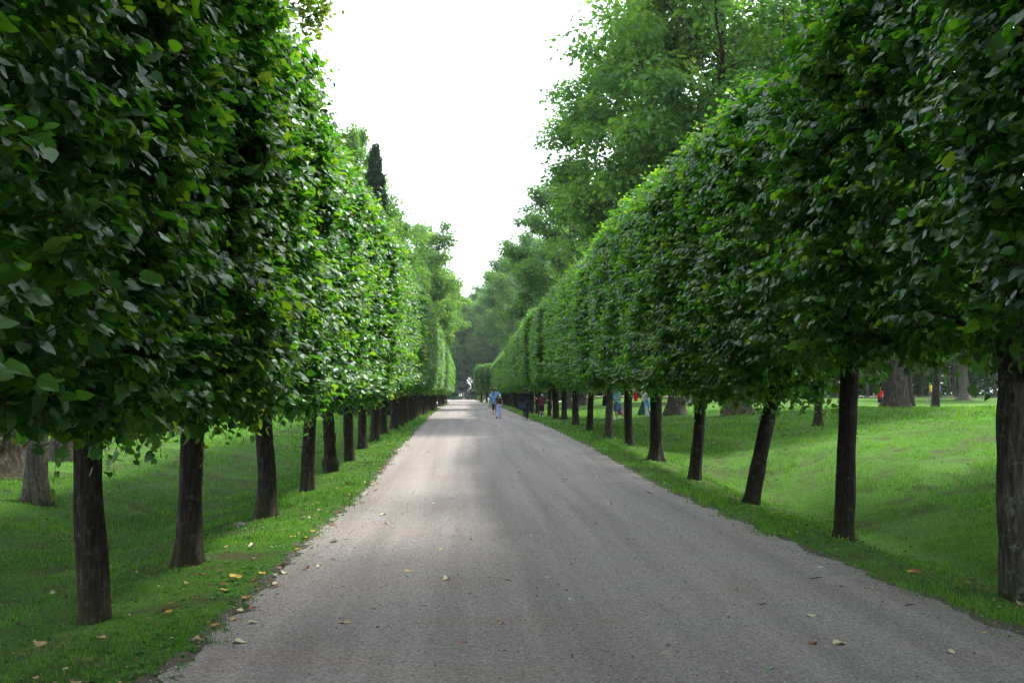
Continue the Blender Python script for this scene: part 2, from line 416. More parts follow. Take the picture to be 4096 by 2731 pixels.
def put_leaves(bag, P, Xd, Nd, size, tint, kind='heart', mi=0, rs=None, fold=None):
    """P base points, Xd tip directions, Nd upper side normals, all (n,3)"""
    Zd = unit(Nd); Xd = unit(Xd-(Xd*Zd).sum(1, keepdims=True)*Zd); Yd = np.cross(Zd, Xd)
    LV = HEART_V if kind == 'heart' else DIAM_V
    n = len(P); k = len(LV)
    lz = LV[:, 2][None, :]*np.ones((n, 1))
    if rs is not None:
        curl = rs.uniform(-1.2, 2.6, (n, 1)); lz = lz*curl + rs.normal(0, .045, (n, k))
    wid = (1 if rs is None else rs.uniform(.8, 1.15, (n, 1)))
    V = P[:,None,:]+size[:,None,None]*(LV[:,0][None,:,None]*Xd[:,None,:]+(LV[:,1][None,:]*wid)[...,None]*Yd[:,None,:]+lz[...,None]*Zd[:,None,:])
    off = (np.arange(n)*k)[:, None, None]
    if kind == 'heart':
        polys = [(HEART_Q[None]+off).reshape(-1, 4), (HEART_T[None]+off).reshape(-1, 3)]
    else:
        polys = [(DIAM_T[None]+off).reshape(-1, 3)]
    bag.add(V.reshape(-1,3), polys, np.repeat(tint, k), mi)

def crown_mesh(name, seed, z0=1.45, z1=5.6, L=3.5, depth=.86, n_sh=1500, leaf=.088, kind='heart', droop_bottom=True, open_bottom=0.0, per=10):
    """clipped lime crown: short leafy shoots standing out of a boxed hedge-like head. +x is the clipped side on the path."""
    rs = np.random.default_rng(seed)
    b = Bag(); Ht = z1-z0
    # sample faces
    face = rs.choice(5, n_sh, p=[.46, .20, .18, .08, .08])      # path side, lawn side, top, ends, underside
    v = rs.uniform(0, 1, n_sh); u = rs.uniform(-.5, .5, n_sh)*L
    z = z0+v*Ht
    prof = depth*(1-.36*np.clip((v-.80)/.20, 0, 1)**1.5-.30*np.clip((.10-v)/.10, 0, 1)**2+.10*np.sin(v*3.1))
    S = np.zeros((n_sh, 3)); Nn = np.zeros((n_sh, 3))
    m = face == 0; S[m] = np.stack([prof[m], u[m], z[m]], -1); Nn[m] = (1, 0, .12)
    m = face == 1; S[m] = np.stack([-prof[m], u[m], z[m]], -1); Nn[m] = (-1, 0, .15)
    m = face == 2; S[m] = np.stack([rs.uniform(-.72, .72, m.sum())*depth, u[m], np.full(m.sum(), z1)], -1); Nn[m] = (0, 0, 1)
    m = face == 3; sg = np.sign(u[m]); S[m] = np.stack([rs.uniform(-.9, .9, m.sum())*depth, sg*L*.46, z[m]], -1); Nn[m] = np.stack([0*sg, sg, 0*sg], -1)
    m = face == 4; S[m] = np.stack([rs.uniform(-.95, .85, m.sum())*depth, u[m], np.full(m.sum(), z0+.1)], -1); Nn[m] = (.1, 0, -.55)
    Nn = unit(Nn)
    nz = .7*snoise(S[:,1]*3.4+S[:,2]*1.6, S[:,2]*3.2, S[:,0]*2, seed=seed)+.4*snoise(S[:,1]*.3, S[:,2]*1.7, S[:,0], seed=seed+5)
    endt = 1-.0*np.clip((np.abs(S[:,1])/(L*.5)-.8)/.2, 0, 1)      # rounded towards the neighbours
    S = S+Nn*((nz*.17)[:,None]) - Nn*((1-endt)*.22)[:,None]
    keep = rs.uniform(0, 1, n_sh) < np.clip(.85+.8*nz, .16, 1)
    low = S[:,2] < z0+.7
    keep &= ~(low & (rs.uniform(0,1,n_sh) < open_bottom))
    S, Nn, face = S[keep], Nn[keep], face[keep]; n = len(S)
    D = unit(Nn*.85+np.array([0,0,.38])+rs.normal(0, .36, (n,3)))
    und = face == 4
    tp = face == 2; D[tp] = unit(D[tp]+np.stack([.7*np.sign(S[tp,0])*rs.uniform(0,1,tp.sum()), rs.normal(0,.3,tp.sum()), .3+0*S[tp,0]], -1))
    D[und] = unit(Nn[und]*.5+np.array([.25,0,-.5])+rs.normal(0, .45, (und.sum(),3)))
    Ls = rs.uniform(.28, .58, n)*np.where(face == 2, 1.7, 1)
    long_ = rs.uniform(0, 1, n) < np.where(S[:,2] > z1-.9, .24, .09); Ls = np.where(long_, Ls*1.55, Ls)
    St = S-D*(Ls*.55)[:,None]
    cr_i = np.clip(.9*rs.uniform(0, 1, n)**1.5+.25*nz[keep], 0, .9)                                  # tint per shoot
    # twigs
    def along(t): return St+D*(Ls*t)[:,None]+np.array([0,0,-1.0])*((t*t*Ls*.22))[:,None]
    side = unit(np.cross(D, np.array([0,0,1.])+rs.normal(0,.2,(n,3))))
    P0, P1, P2 = along(np.zeros(n)), along(np.full(n,.5)), along(np.full(n,1.0))
    upv = unit(np.cross(side, D)); w = .0035
    for k, (wa, wb) in enumerate([(1.3, .8)]):
        V = np.stack([P0+side*w*1.4, P0-side*w*1.4, P1+side*w, P1-side*w, P2+side*w*.4, P2-side*w*.4,
                      P0+upv*w*1.4, P1+upv*w, P2+upv*w*.4], 1)
        q = np.array([(0,6,7,2),(2,7,8,4),(6,1,3,7),(7,3,5,8)])
        off = (np.arange(n)*9)[:,None,None]
        b.add(V.reshape(-1,3), [(q[None]+off).reshape(-1,4)], .5, 1)
    NS = rs.normal(0,.36,(n,3))
    for j in range(per):
        t = np.clip((j+.8)/per+rs.normal(0,.03,n), .05, 1.02)
        P = along(t); sg = 1 if j % 2 else -1
        last = j >= per-1
        Xd = side*(sg*(.6 if not last else .1))+D*.45+np.array([0,0,-.5])+Nn*.4+rs.normal(0,.28,(n,3))
        Nd = np.array([0,0,.85])+Nn*np.array([.55,.55,.0])+side*(sg*.12)+NS+rs.normal(0,.24,(n,3))
        if und.any():
            Xd[und] = np.array([0,0,-1.0])+rs.normal(0,.4,(und.sum(),3)); Nd[und] = rs.normal(0,1,(und.sum(),3))+np.array([.6,0,.2])
        size = leaf*rs.uniform(.5, 1.2, n)*(1-.28*(t > .85))
        P = P+side*(sg*.018)
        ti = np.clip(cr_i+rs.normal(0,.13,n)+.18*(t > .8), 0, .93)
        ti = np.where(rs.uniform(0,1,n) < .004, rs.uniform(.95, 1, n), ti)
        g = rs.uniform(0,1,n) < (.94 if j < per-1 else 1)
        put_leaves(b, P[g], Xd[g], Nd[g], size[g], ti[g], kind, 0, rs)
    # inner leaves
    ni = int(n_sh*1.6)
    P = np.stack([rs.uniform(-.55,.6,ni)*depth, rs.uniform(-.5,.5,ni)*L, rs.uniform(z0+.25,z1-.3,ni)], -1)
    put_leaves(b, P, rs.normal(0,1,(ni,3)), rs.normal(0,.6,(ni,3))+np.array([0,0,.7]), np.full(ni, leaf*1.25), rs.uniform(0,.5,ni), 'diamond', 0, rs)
    return b.mesh(name, [M['lime_leaf'], M['twig']], smooth=True)

CROWNS = [crown_mesh('lime_crown', 11+i, n_sh=2450, leaf=.096, z0=1.6, L=4.0) for i in range(4)]
CROWN_OPEN = crown_mesh('lime_crown_open', 41, z0=2.1, n_sh=2100, open_bottom=.3, leaf=.100, L=4.2)
CROWN_FAR = [crown_mesh('lime_crown_small', 51+i, n_sh=1150, leaf=.19, kind='diamond', per=7, z0=1.6, L=3.9) for i in range(2)]
TRUNKS = [flare_trunk('lime_trunk', .135, 4.9, (0, 0), 70+i, sides=14) for i in range(3)]

ORD = ['first','second','third','fourth','fifth','sixth','seventh','eighth','ninth','tenth','eleventh','twelfth','thirteenth','fourteenth','fifteenth','sixteenth']

def lime(x, y, side, i, trunk=None, crown=None, label=None, group=None, r=None):
    z = Hf(x, y)
    root = empty('lime_tree', (x, y, z))
    tag(root, label, 'tree', group)
    obj('trunk', trunk or TRUNKS[i % 3], root, rz=(0 if trunk else random.uniform(0, 6.28)))
    c = obj('crown', crown, root, rz=(0 if side < 0 else math.pi))
    s = random.uniform(.97, 1.05)
    c.scale = (1*random.uniform(.99, 1.03), 1.1 if side < 0 else 1.16, s)
    if side > 0: c.location.z = .17
    if side > 0 and y < 13: c.scale = (1.0, 1.2, 1.07); c.location.z = -.05
    c.rotation_euler.z += random.uniform(-.04, .04)
    return root

GL = 'lime trees of the row on the left of the path'
GR = 'lime trees of the row on the right of the path'
# left row: (base u, base v, lean, radius, knobs, description)
left = [(318+67, 2455, (-.035,0), .118, None, 'very dark straight trunk without flare'),
        (433*1.741, 2260, (.0,0), .125, None, 'thick dark trunk that flares at its foot'),
        (612*1.741, 2056, (-.03,0), .128, None, 'brownish trunk on a flared mossy foot'),
        (705*1.741, 1960, (.05,0), .118, None, 'slim ridged trunk leaning to the path'),
        (760*1.741, 1882, (-.02,0), .120, [(.75,.22),(1.0,.18),(.2,.35)], 'knobbly warty trunk'),
        (803*1.741, 1843, (-.05,0), .125, None, 'smooth trunk leaning away from the path'),
        (833*1.741, 1794, (-.01,0), .120, None, 'lit brown trunk'),
        (861*1.741, 1768, (0,0), .15, None, 'stout straight trunk'),
        (880*1.741, 1741, (-.04,0), .16, None, 'dark trunk swollen low down')]
pos_l = []
for i, (u, v, lean, r, kn, d) in enumerate(left):
    h = hit_row(u, v); x, y = h.x, h.y
    pos_l.append((x, y))
    tr = flare_trunk('lime_trunk', r*.92, 4.9, lean, 200+i, sides=28, flare=[.12,.35,.45,.18,.5,.1,.25,.2,.3][i], knob=kn)
    lime(x, y, -1, i, tr, CROWNS[(i*3+i//4) % 4], f'clipped lime with {d}, {ORD[i]} in the left row', GL)
# two trees of the row beside and before the camera, whose crowns fill the upper left
for k, (y, w) in enumerate([(3.9, 'whose large leaves fill the upper left corner'), (.6, 'beside the camera')]):
    if k == 0 or True:
        lime(-2.75, y, -1, k, None, CROWNS[k+1], f'clipped lime {w}, its trunk outside the picture', GL)
lime(-2.8, -2.7, -1, 2, None, CROWNS[2], 'clipped lime behind the camera at the start of the left row', GL)
y = pos_l[-1][1]+3.3; i = len(left)
while y < 146:
    x = -2.72-.004*(y-30)+random.uniform(-.06, .06)
    if not (94.0 < y < 99.6):
        lab = f'clipped lime, {ORD[i]} trunk in the left row' if i < 13 else 'small clipped lime in the far dense stretch of the left row'
        far = y > 90
        lime(x, y, -1, i, None, CROWN_FAR[i % 2] if far else CROWNS[(i*3+i//4) % 4], lab, GL if i < 13 else 'far limes of the left row')
    i += 1; y += 3.25+random.uniform(-.15, .15)

right = [(4072, 2370, (.0,0), .145, None, 'pale-blotched trunk at the picture edge', .10),
         (1937*1.741, 2139, (.075,0), .122, None, 'dark speckled trunk leaning to the lawn', .12),
         (1727*1.741, 1999, (.215,0), .133, None, 'strongly slanting trunk', .12),
         (1597*1.741, 1917, (.065,0), .118, None, 'slim lichen-spotted slanting trunk', .12),
         (1507*1.741, 1840, (.04,0), .155, None, 'broad ridged trunk widening to its foot', .45),
         (1445*1.741, 1788, (.0,0), .125, None, 'dark straight trunk', .08),
         (1397*1.741, 1759, (.02,0), .12, None, 'pale lichened trunk with a swollen foot', .4),
         (1355*1.741, 1727, (.06,0), .125, None, 'dark trunk slanting at its top', .1),
         (1323*1.741, 1706, (.01,0), .15, None, 'grey trunk on a mossy flared foot', .3),
         (1296*1.741, 1683, (-.01,0), .14, None, 'speckled trunk with a spreading foot', .5),
         (1277*1.741, 1681, (0,0), .18, None, 'widest trunk with scarred foot', .2),
         (1262*1.741, 1670, (0,0), .105, [(.5,.5),(.72,.25)], 'thin trunk and round burl', .4)]
pos_r = []
for i, (u, v, lean, r, kn, d, fl) in enumerate(right):
    h = hit_row(u, v); x, y = h.x, h.y
    pos_r.append((x, y))
    tr = flare_trunk('lime_trunk', r*.92, 4.9, lean, 300+i, mat=M['pale_bark'] if i in (0, 6) else None, sides=28, flare=fl, knob=kn)
    lime(x, y, 1, i, tr, CROWN_OPEN if i < 2 else CROWNS[(i*3+i//4+1) % 4], f'clipped lime with {d}, {ORD[i]} in the right row', GR)
for y, w in [(4.2, 'whose crown fills the upper right corner'), (.4, 'beside the camera, next to the first of the right row'), (-3.2, 'behind the camera at the start of the right row')]:
    lime(4.32, y, 1, 1, None, CROWN_OPEN, f'clipped lime {w}', GR)
y = pos_r[-1][1]+3.4; i = len(right)
while y < 142:
    x = 4.35+.003*(y-45)+random.uniform(-.07, .07)
    far = y > 90
    lab = 'small clipped lime in the far dense stretch of the right row'
    lime(x, y, 1, i, None, CROWN_FAR[i % 2] if far else CROWNS[(i*3+i//4) % 4], lab, 'far limes of the right row')
    i += 1; y += 3.6+random.uniform(-.15, .15)
for x, y in [(2.15, 157), (2.95, 155.5), (3.8, 154), (4.5, 151)]:
    lime(x, y, 1, i, None, CROWN_FAR[i % 2], 'clipped lime in the dark block closing the right row at the crossing', 'limes closing the right row at the crossing'); i += 1

# ------------------------------------------------------------------ large free-growing trees
def big_tree(seed, Hh=20., R=6.5, base=5., r=.4, n_limb=16, leaf=.2, per=95, kind='diamond', mat='tree_leaf', bark='old_bark', shape=1.0, clump=1.0, flare=.8, gaps=.0, tlo=.1, thi=.9):
    rs = np.random.default_rng(seed)
    tb = Bag(); cb = Bag()
    z = np.concatenate([np.linspace(-.4, 1.2, 8), np.linspace(1.6, Hh*.86, 12)])
    px = .25*np.sin(z*.25+rs.uniform(0,6)); py = .25*np.sin(z*.22+rs.uniform(0,6)); px -= px[2]; py -= py[2]
    rr = r*np.interp(z, [0, base, Hh*.86], [1, .78, .12])*(1+flare*np.exp(-np.clip(z,0,99)/(r*1.1)))
    tube(tb, np.stack([px, py, z], -1), rr, 22, 0, .10, seed)
    C = []
    cz = (base+Hh)/2; hz = (Hh-base)/2
    for k in range(n_limb):
        f = (k+.5)/n_limb
        a = k*2.399+rs.uniform(-.3,.3); zs = base*.8+f*(Hh*.8-base*.8)
        # target on crown ellipsoid
        zt = base+(.12+.86*f)*(Hh-base)
        rad = R*math.sqrt(max(.08, 1-((zt-cz)/hz)**2))**shape*rs.uniform(.75, 1.08)
        A = np.array([np.interp(zs, z, px), np.interp(zs, z, py), zs]); Bp = np.array([math.cos(a)*rad, math.sin(a)*rad, zt])
        t = np.linspace(0, 1, 9)[:, None]
        P = A+(Bp-A)*t+np.array([0,0,1.0])*np.sin(t*math.pi)*(-.05*rad)+rs.normal(0,.18,(9,3))*np.sin(t*math.pi)
        r0 = r*.34*(1-.5*f)
        tube(tb, P, np.linspace(r0, .03, 9), 7, 0, .05, seed+k)
        for s in range(5):
            ts = rs.uniform(.35, .95); Q = A+(Bp-A)*ts
            d = unit(rs.normal(0,1,3)+unit(Bp-A)*.8+np.array([0,0,.25])); Ls = rad*rs.uniform(.22,.45)
            E = Q+d*Ls
            tube(tb, np.stack([Q, (Q+E)/2+rs.normal(0,.1,3), E]), [r0*.4*(1-ts*.5), r0*.22, .015], 5, 0, 0, 0)
            C.append(E); C.append((Q+E)/2)
        C.append(Bp); C.append(A+(Bp-A)*.8)
    C.append(np.array([px[-1], py[-1], Hh*.95]))
    # extra outer clumps
    for k in range(int(n_limb*3.2)):
        d = unit(rs.normal(0,1,3)); C.append(np.array([0,0,cz])+d*np.array([R, R, hz])*rs.uniform(.72, 1.0))
    for c in C:
        if gaps and rs.uniform() < gaps: continue
        rc = clump*rs.uniform(.55, 1.05)*R/6.5; n = int(per*rs.uniform(.7, 1.3))
        q = unit(rs.normal(0,1,(n,3)))*(rs.uniform(0,1,(n,1))**.45)
        q = q*np.array([rc*1.15, rc*1.15, rc*.72])
        P = c+q
        out = unit(q*np.array([1,1,1.6])+np.array([0,0,.15]))
        Xd = out+rs.normal(0,.6,(n,3))+np.array([0,0,-.35]); Nd = out*.55+np.array([0,0,.8])+rs.normal(0,.45,(n,3))
        ti = np.clip(rs.uniform(tlo,thi)+rs.normal(0,.16,n), 0, 1)
        put_leaves(cb, P, Xd, Nd, leaf*rs.uniform(.6,1.25,n), ti, kind, 0, rs)
    return tb.mesh('big_trunk', [M[bark]], True), cb.mesh('big_crown', [M[mat]])

OAK = big_tree(501, 23.5, 7.4, 7.0, .42, 26, .27, 175, clump=1.15, gaps=.08, tlo=0, thi=.75)
BROAD = big_tree(502, 21, 6.4, 5.0, .36, 22, .30, 150, tlo=.25, thi=1., clump=1.25)
TALL = big_tree(503, 27, 6.2, 6.0, .38, 24, .32, 130, gaps=.05, tlo=0, thi=.7, clump=1.2)
MAPLE = big_tree(504, 19, 5.6, 8.6, .35, 16, .20, 90, kind='heart', mat='maple_leaf')
OLD = big_tree(505, 22, 7.5, 6.5, .50, 20, .32, 140, flare=.6, tlo=0, thi=.8, clump=1.25)

def place_big(proto, x, y, s, rz, label, cat='tree', group=None, name='tree', sz=None):
    root = empty(name, (x, y, Hf(x, y)), rz)
    root.scale = (s, s, sz or s)
    tag(root, label, cat, group)
    obj('trunk', proto[0], root); obj('crown', proto[1], root)
    return root
place_big(OAK, 10.9, 52, .96, .4, 'tall broad oak towering above the right row against the white sky', name='oak_tree', sz=.92)
place_big(TALL, 8.6, 86, .80, 1.9, 'dense green tree just beyond the tall oak, lower and further along the right row')
place_big(OLD, 12.7, 46.5, .98, 2.2, 'dark tree of the upper right, its thick trunk just behind the strongly slanting lime', sz=1.1)
place_big(OLD, 19.2, 44, .95, .9, 'massive old tree with furrowed bark and spreading roots on the right lawn', name='old_tree')
place_big(TALL, 9.5, 175, 1.12, .3, 'tall airy tree rising over the far end of the right row')
place_big(TALL, 13.5, 128, .92, 2.3, 'dark tree between the tall oak and the airy tree at the far end')
MT = place_big(MAPLE, -9.2, 23.5, 1.0, 1.0, 'maple whose yellow-green leaf sprays hang in at the top edge by the left row', name='maple_tree')
place_big(BROAD, -7.8, 66, .48, .6, 'light loose tree behind the left row, beside the pointed spruce', sz=.92)
place_big(OAK, -8.2, 74, .68, 2.0, 'tree with a dark branch stretched out over the left row, beyond the spruce')
place_big(BROAD, -7.2, 108, .98, 3.0, 'broad yellow-green tree behind the middle of the left row')
place_big(BROAD, -7.5, 140, 1.05, 5.1, 'yellow-green tree with a bare crooked limb behind the far left row')
place_big(OAK, -9.5, 172, 1.02, 4.2, 'bright tree just past the end of the left row')

for x, y, rz in [(24.5, 17.5, 6), (9.2, 7.2, 0), (13, -5, 1), (7.8, .6, 2), (-7.4, .2, 3), (0.5, -11, 4), (15.5, 17.5, 5), (-8.6, 8.5, 6)]:  # unseen trees added to shade the near path and right bank
    place_big(OLD if y > 3 else OAK, x, y, .9, rz, 'unseen tall tree outside the picture, added to shade the near end of the path', group='unseen tall trees added to shade the near end of the path')
def maple_bough(root):
    rs = np.random.default_rng(77); b = Bag()
    W = Matrix.Rotation(-root.rotation_euler.z, 4, 'Z')
    ends = [at(u*1.741, v*1.741, 22.5) for u, v in [(690,-60),(712,-20),(735,5),(700,22),(722,45),(688,10),(740,30),(715,62),(670,-30),(700,-90)]]
    st = Vector((-9.2, 23.5, 10.2))
    tb = Bag()
    for i, e in enumerate(ends):
        e = W @ (e-root.location); s0 = W @ (st-root.location)
        t = np.linspace(0,1,6)[:,None]; A = np.array(s0); E = np.array(e)
        tube(tb, A+(E-A)*t+np.array([0,0,.9])*np.sin(t*3.14)*.5, np.linspace(.06,.012,6), 6)
        n = 34; q = rs.normal(0,.17,(n,3)); P = E+q
        put_leaves(b, P, unit(q)+np.array([0,0,-.8])+rs.normal(0,.4,(n,3)), rs.normal(0,.6,(n,3))+np.array([0,0,.8]), rs.uniform(.10,.17,n), rs.uniform(.3,1,n), 'heart', 0, rs)
    obj('branch', tb.mesh('branch', [M['old_bark']], True), root); obj('foliage', b.mesh('foliage', [M['maple_leaf']], True), root)
# old pair of trunks on the left lawn
def low_tree(u, v, r, crown, s, label, bark, seed, flare, zc, name='tree'):
    h = hit(u, v)
    root = tag(empty(name, (h.x, h.y, h.z)), label, 'tree')
    tr = flare_trunk('lawn_trunk', r, 9, (0, 0), seed, mat=M[bark], sides=32, flare=flare, fh=.5, limbs=False)
    obj('trunk', tr, root)
    c = obj('crown', crown, root); c.scale = (s, s, s); c.location.z = zc
    return root
maple_bough(MT)
low_tree(83*1.741, 2010, .165, OAK[1], .42, 'pale grey forked tree with a flared foot on the left lawn', 'pale_bark', 601, .5, .5, 'lawn_tree')
low_tree(5*1.741, 1900, .46, OLD[1], .55, 'massive dark trunk behind the pale grey tree at the left edge', 'old_bark', 602, .6, .3, 'old_tree')
low_tree(1880*1.741, 1703, .125, OAK[1], .40, 'young slender tree standing alone on the right lawn', 'lime_bark', 603, .4, .3, 'young_tree')
low_tree(2215*1.741, 1600, .45, OLD[1], .62, 'grey-trunked tree far back on the right lawn near the picture edge', 'pale_bark', 604, .6, .3, 'lawn_tree')
low_tree(2750, 1612, .5, OLD[1], .62, 'thick trunk on the lawn between the broad ridged lime and the slim slanting one', 'pale_bark', 606, .9, .3, 'lawn_tree')
low_tree(2330, 1621, .38, BROAD[1], .6, 'dark trunk widening at the ground on the lawn behind the man in teal', 'old_bark', 607, .9, .3, 'lawn_tree')

# avenue of trees along the pale cross path on the right
for k in range(17):
    x = 11.5+k*3.4+random.uniform(-.5, .5); y = 104+random.uniform(-1.2, 1.2)
    place_big(BROAD if k % 2 else TALL, x, y, random.uniform(.46, .58), random.uniform(0, 6), 'straight dark trunk in the line of trees along the pale cross path', group='trees along the pale cross path')
# woodland behind
wood = []
for k in range(26):
    wood.append((random.uniform(14, 95), random.uniform(122, 190)))
for k in range(26):
    wood.append((random.uniform(-95, -15), random.uniform(72, 170)))
for k, (x, y) in enumerate(wood):
    place_big([OAK, BROAD, TALL, OLD][k % 4], x, y, random.uniform(.8, 1.05), random.uniform(0, 6), 'park tree in the woodland beyond the lawn', group='woodland trees beyond the lawns', sz=random.uniform(.7, .95))
for k in range(9):
    x = -52+k*4.8+random.uniform(-1, 1)
    place_big([OAK, BROAD][k % 2], x, 63+random.uniform(-3, 3), random.uniform(.6, .75), random.uniform(0, 6), 'park tree beyond the sunny left lawn', group='trees beyond the left lawn')
for k in range(7):
    x = 26+k*6+random.uniform(-1.5, 1.5)
    place_big([OLD, BROAD][k % 2], x, 52+random.uniform(-14, 22), random.uniform(.7, .9), random.uniform(0, 6), 'old tree scattered on the shaded right lawn', group='trees scattered on the right lawn')
# closing wood at the end of the alley
for k, (x, y, s) in enumerate([(-15,245,1.05),(-8,262,1.15),(-1,280,1.05),(5,262,1.12),(11,248,1.2),(18,240,1.3),(24,262,1.2),(-22,238,1.1),(2,300,1.2),(-5,310,1.2),(9,305,1.3),(-30,250,1.1),(32,240,1.2),(-13,300,1.2),(16,300,1.3),(-1,262,.75),(4,246,.62),(-6,247,.62)]):
    place_big([OLD, TALL, OAK][k % 3], x, y, s*1.12, random.uniform(0, 6), 'blue-green tree closing the far end of the alley', group='trees closing the end of the alley')

def undergrowth():
    rs = np.random.default_rng(860); b = Bag()
    C = []
    for k in range(2500):
        reg = (0,1,0,2,0,0,0)[k % 7]
        if reg == 0: x, y, zt = rs.uniform(8, 110), rs.uniform(115, 122), rs.uniform(.0, 9.0)
        elif reg == 1: x, y, zt = rs.uniform(-75, -9), rs.uniform(68, 78), rs.uniform(.3, 5)
        else: x, y, zt = rs.uniform(-45, 50), rs.uniform(262, 285), rs.uniform(.3, 11)
        if reg == 1 and x > -10.5 and y < 70: continue
        C.append((x, y, zt, 2.2 if reg != 2 else 3.2))
    for x, y, zt, rc in C:
        n = 75; q = unit(rs.normal(0,1,(n,3)))*rs.uniform(.5,1,(n,1))*rc*np.array([1,1,.7])
        P = np.array([x, y, Hf(x,y)+zt])+q
        put_leaves(b, P, unit(q)+rs.normal(0,.6,(n,3))+np.array([0,0,-.3]), unit(q)*.5+np.array([0,0,.7])+rs.normal(0,.5,(n,3)), rs.uniform(.3,.75,n)*rc/2.4, np.clip(rs.uniform(.0,.7)+rs.normal(0,.15,n),0,1), 'diamond', 0, rs)
    tag(obj('undergrowth', b.mesh('undergrowth', [M['tree_leaf']])), 'dense green undergrowth filling the woodland edge beyond the lawns', 'undergrowth', kind='stuff')
undergrowth()
# conifers
def conifer(seed, Hh, R, n=9000, leaf=.22, point=1.0):
    rs = np.random.default_rng(seed); b = Bag(); t = Bag()
    tube(t, [(0,0,-.3),(0,0,Hh*.5),(0,0,Hh*.97)], [R*.09, R*.06, .02], 10)
    z = Hh*(1-rs.uniform(0,1,n)**.62)*.99+.1
    layer = .82+.18*np.sin(z*5.2)
    rad = R*(1-z/Hh)**point*layer*rs.uniform(.45,1,n)**.5; a = rs.uniform(0,6.28,n)
    P = np.stack([np.cos(a)*rad, np.sin(a)*rad, z+.1], -1); o = np.stack([np.cos(a), np.sin(a), 0*a], -1)
    put_leaves(b, P, o+np.array([0,0,-.35])+rs.normal(0,.3,(n,3)), o*.4+np.array([0,0,.8])+rs.normal(0,.35,(n,3)), leaf*rs.uniform(.6,1.2,n), np.clip(rs.normal(.5,.25,n),0,1), 'diamond', 0, rs)
    return t.mesh('conifer_trunk', [M['old_bark']], True), b.mesh('conifer_crown', [M['conifer_leaf']])
SPRUCE = conifer(701, 17.2, 2.7, 20000, .30, point=.85)
CONE = conifer(702, 4.6, 1.9, 7000, .2)
c = at(862*1.741, 330*1.741, 62)
place_big(SPRUCE, c.x, 62, c.z/17.4, 0, 'narrow dark spruce tip pointing above the left row', name='spruce_tree')
for (u, Y, hh, lab) in [(1812, 212, 5.0, 'small cone-shaped evergreen left of the group of walkers'), (1832, 236, 9.5, 'taller dark cone-shaped evergreen behind the walkers'), (1905, 208, 5.6, 'cone-shaped evergreen right of the group of walkers'), (1930, 214, 4.4, 'lower spreading evergreen beside the dark block of limes')]:
    q = at(u, 1600, Y); place_big(CONE, q.x, Y, hh/4.6, random.uniform(0,6), lab, 'evergreen', name='evergreen')

def bush(seed, r, leaf, mat, n=900):
    rs = np.random.default_rng(seed); b = Bag()
    for k in range(9):
        c = np.array([rs.normal(0,.35)*r, rs.normal(0,.35)*r, rs.uniform(.2,.8)*r])
        q = unit(rs.normal(0,1,(n//9,3)))*rs.uniform(.4,1,(n//9,1))*r*.45; m = len(q)
        put_leaves(b, c+q, unit(q)+rs.normal(0,.5,(m,3)), unit(q)*.6+np.array([0,0,.7])+rs.normal(0,.4,(m,3)), leaf*rs.uniform(.6,1.2,m), rs.uniform(.2,.95,m), 'diamond', 0, rs)
    return b.mesh('bush_leaves', [M[mat]])
q = at(1914, 1590, 200)
tag(obj('shrub', bush(801, 1.0, .13, 'maple_leaf'), None, (q.x, 165, Hf(q.x, 165))), 'small bright yellow-green shrub at the corner of the dark lime block', 'shrub')

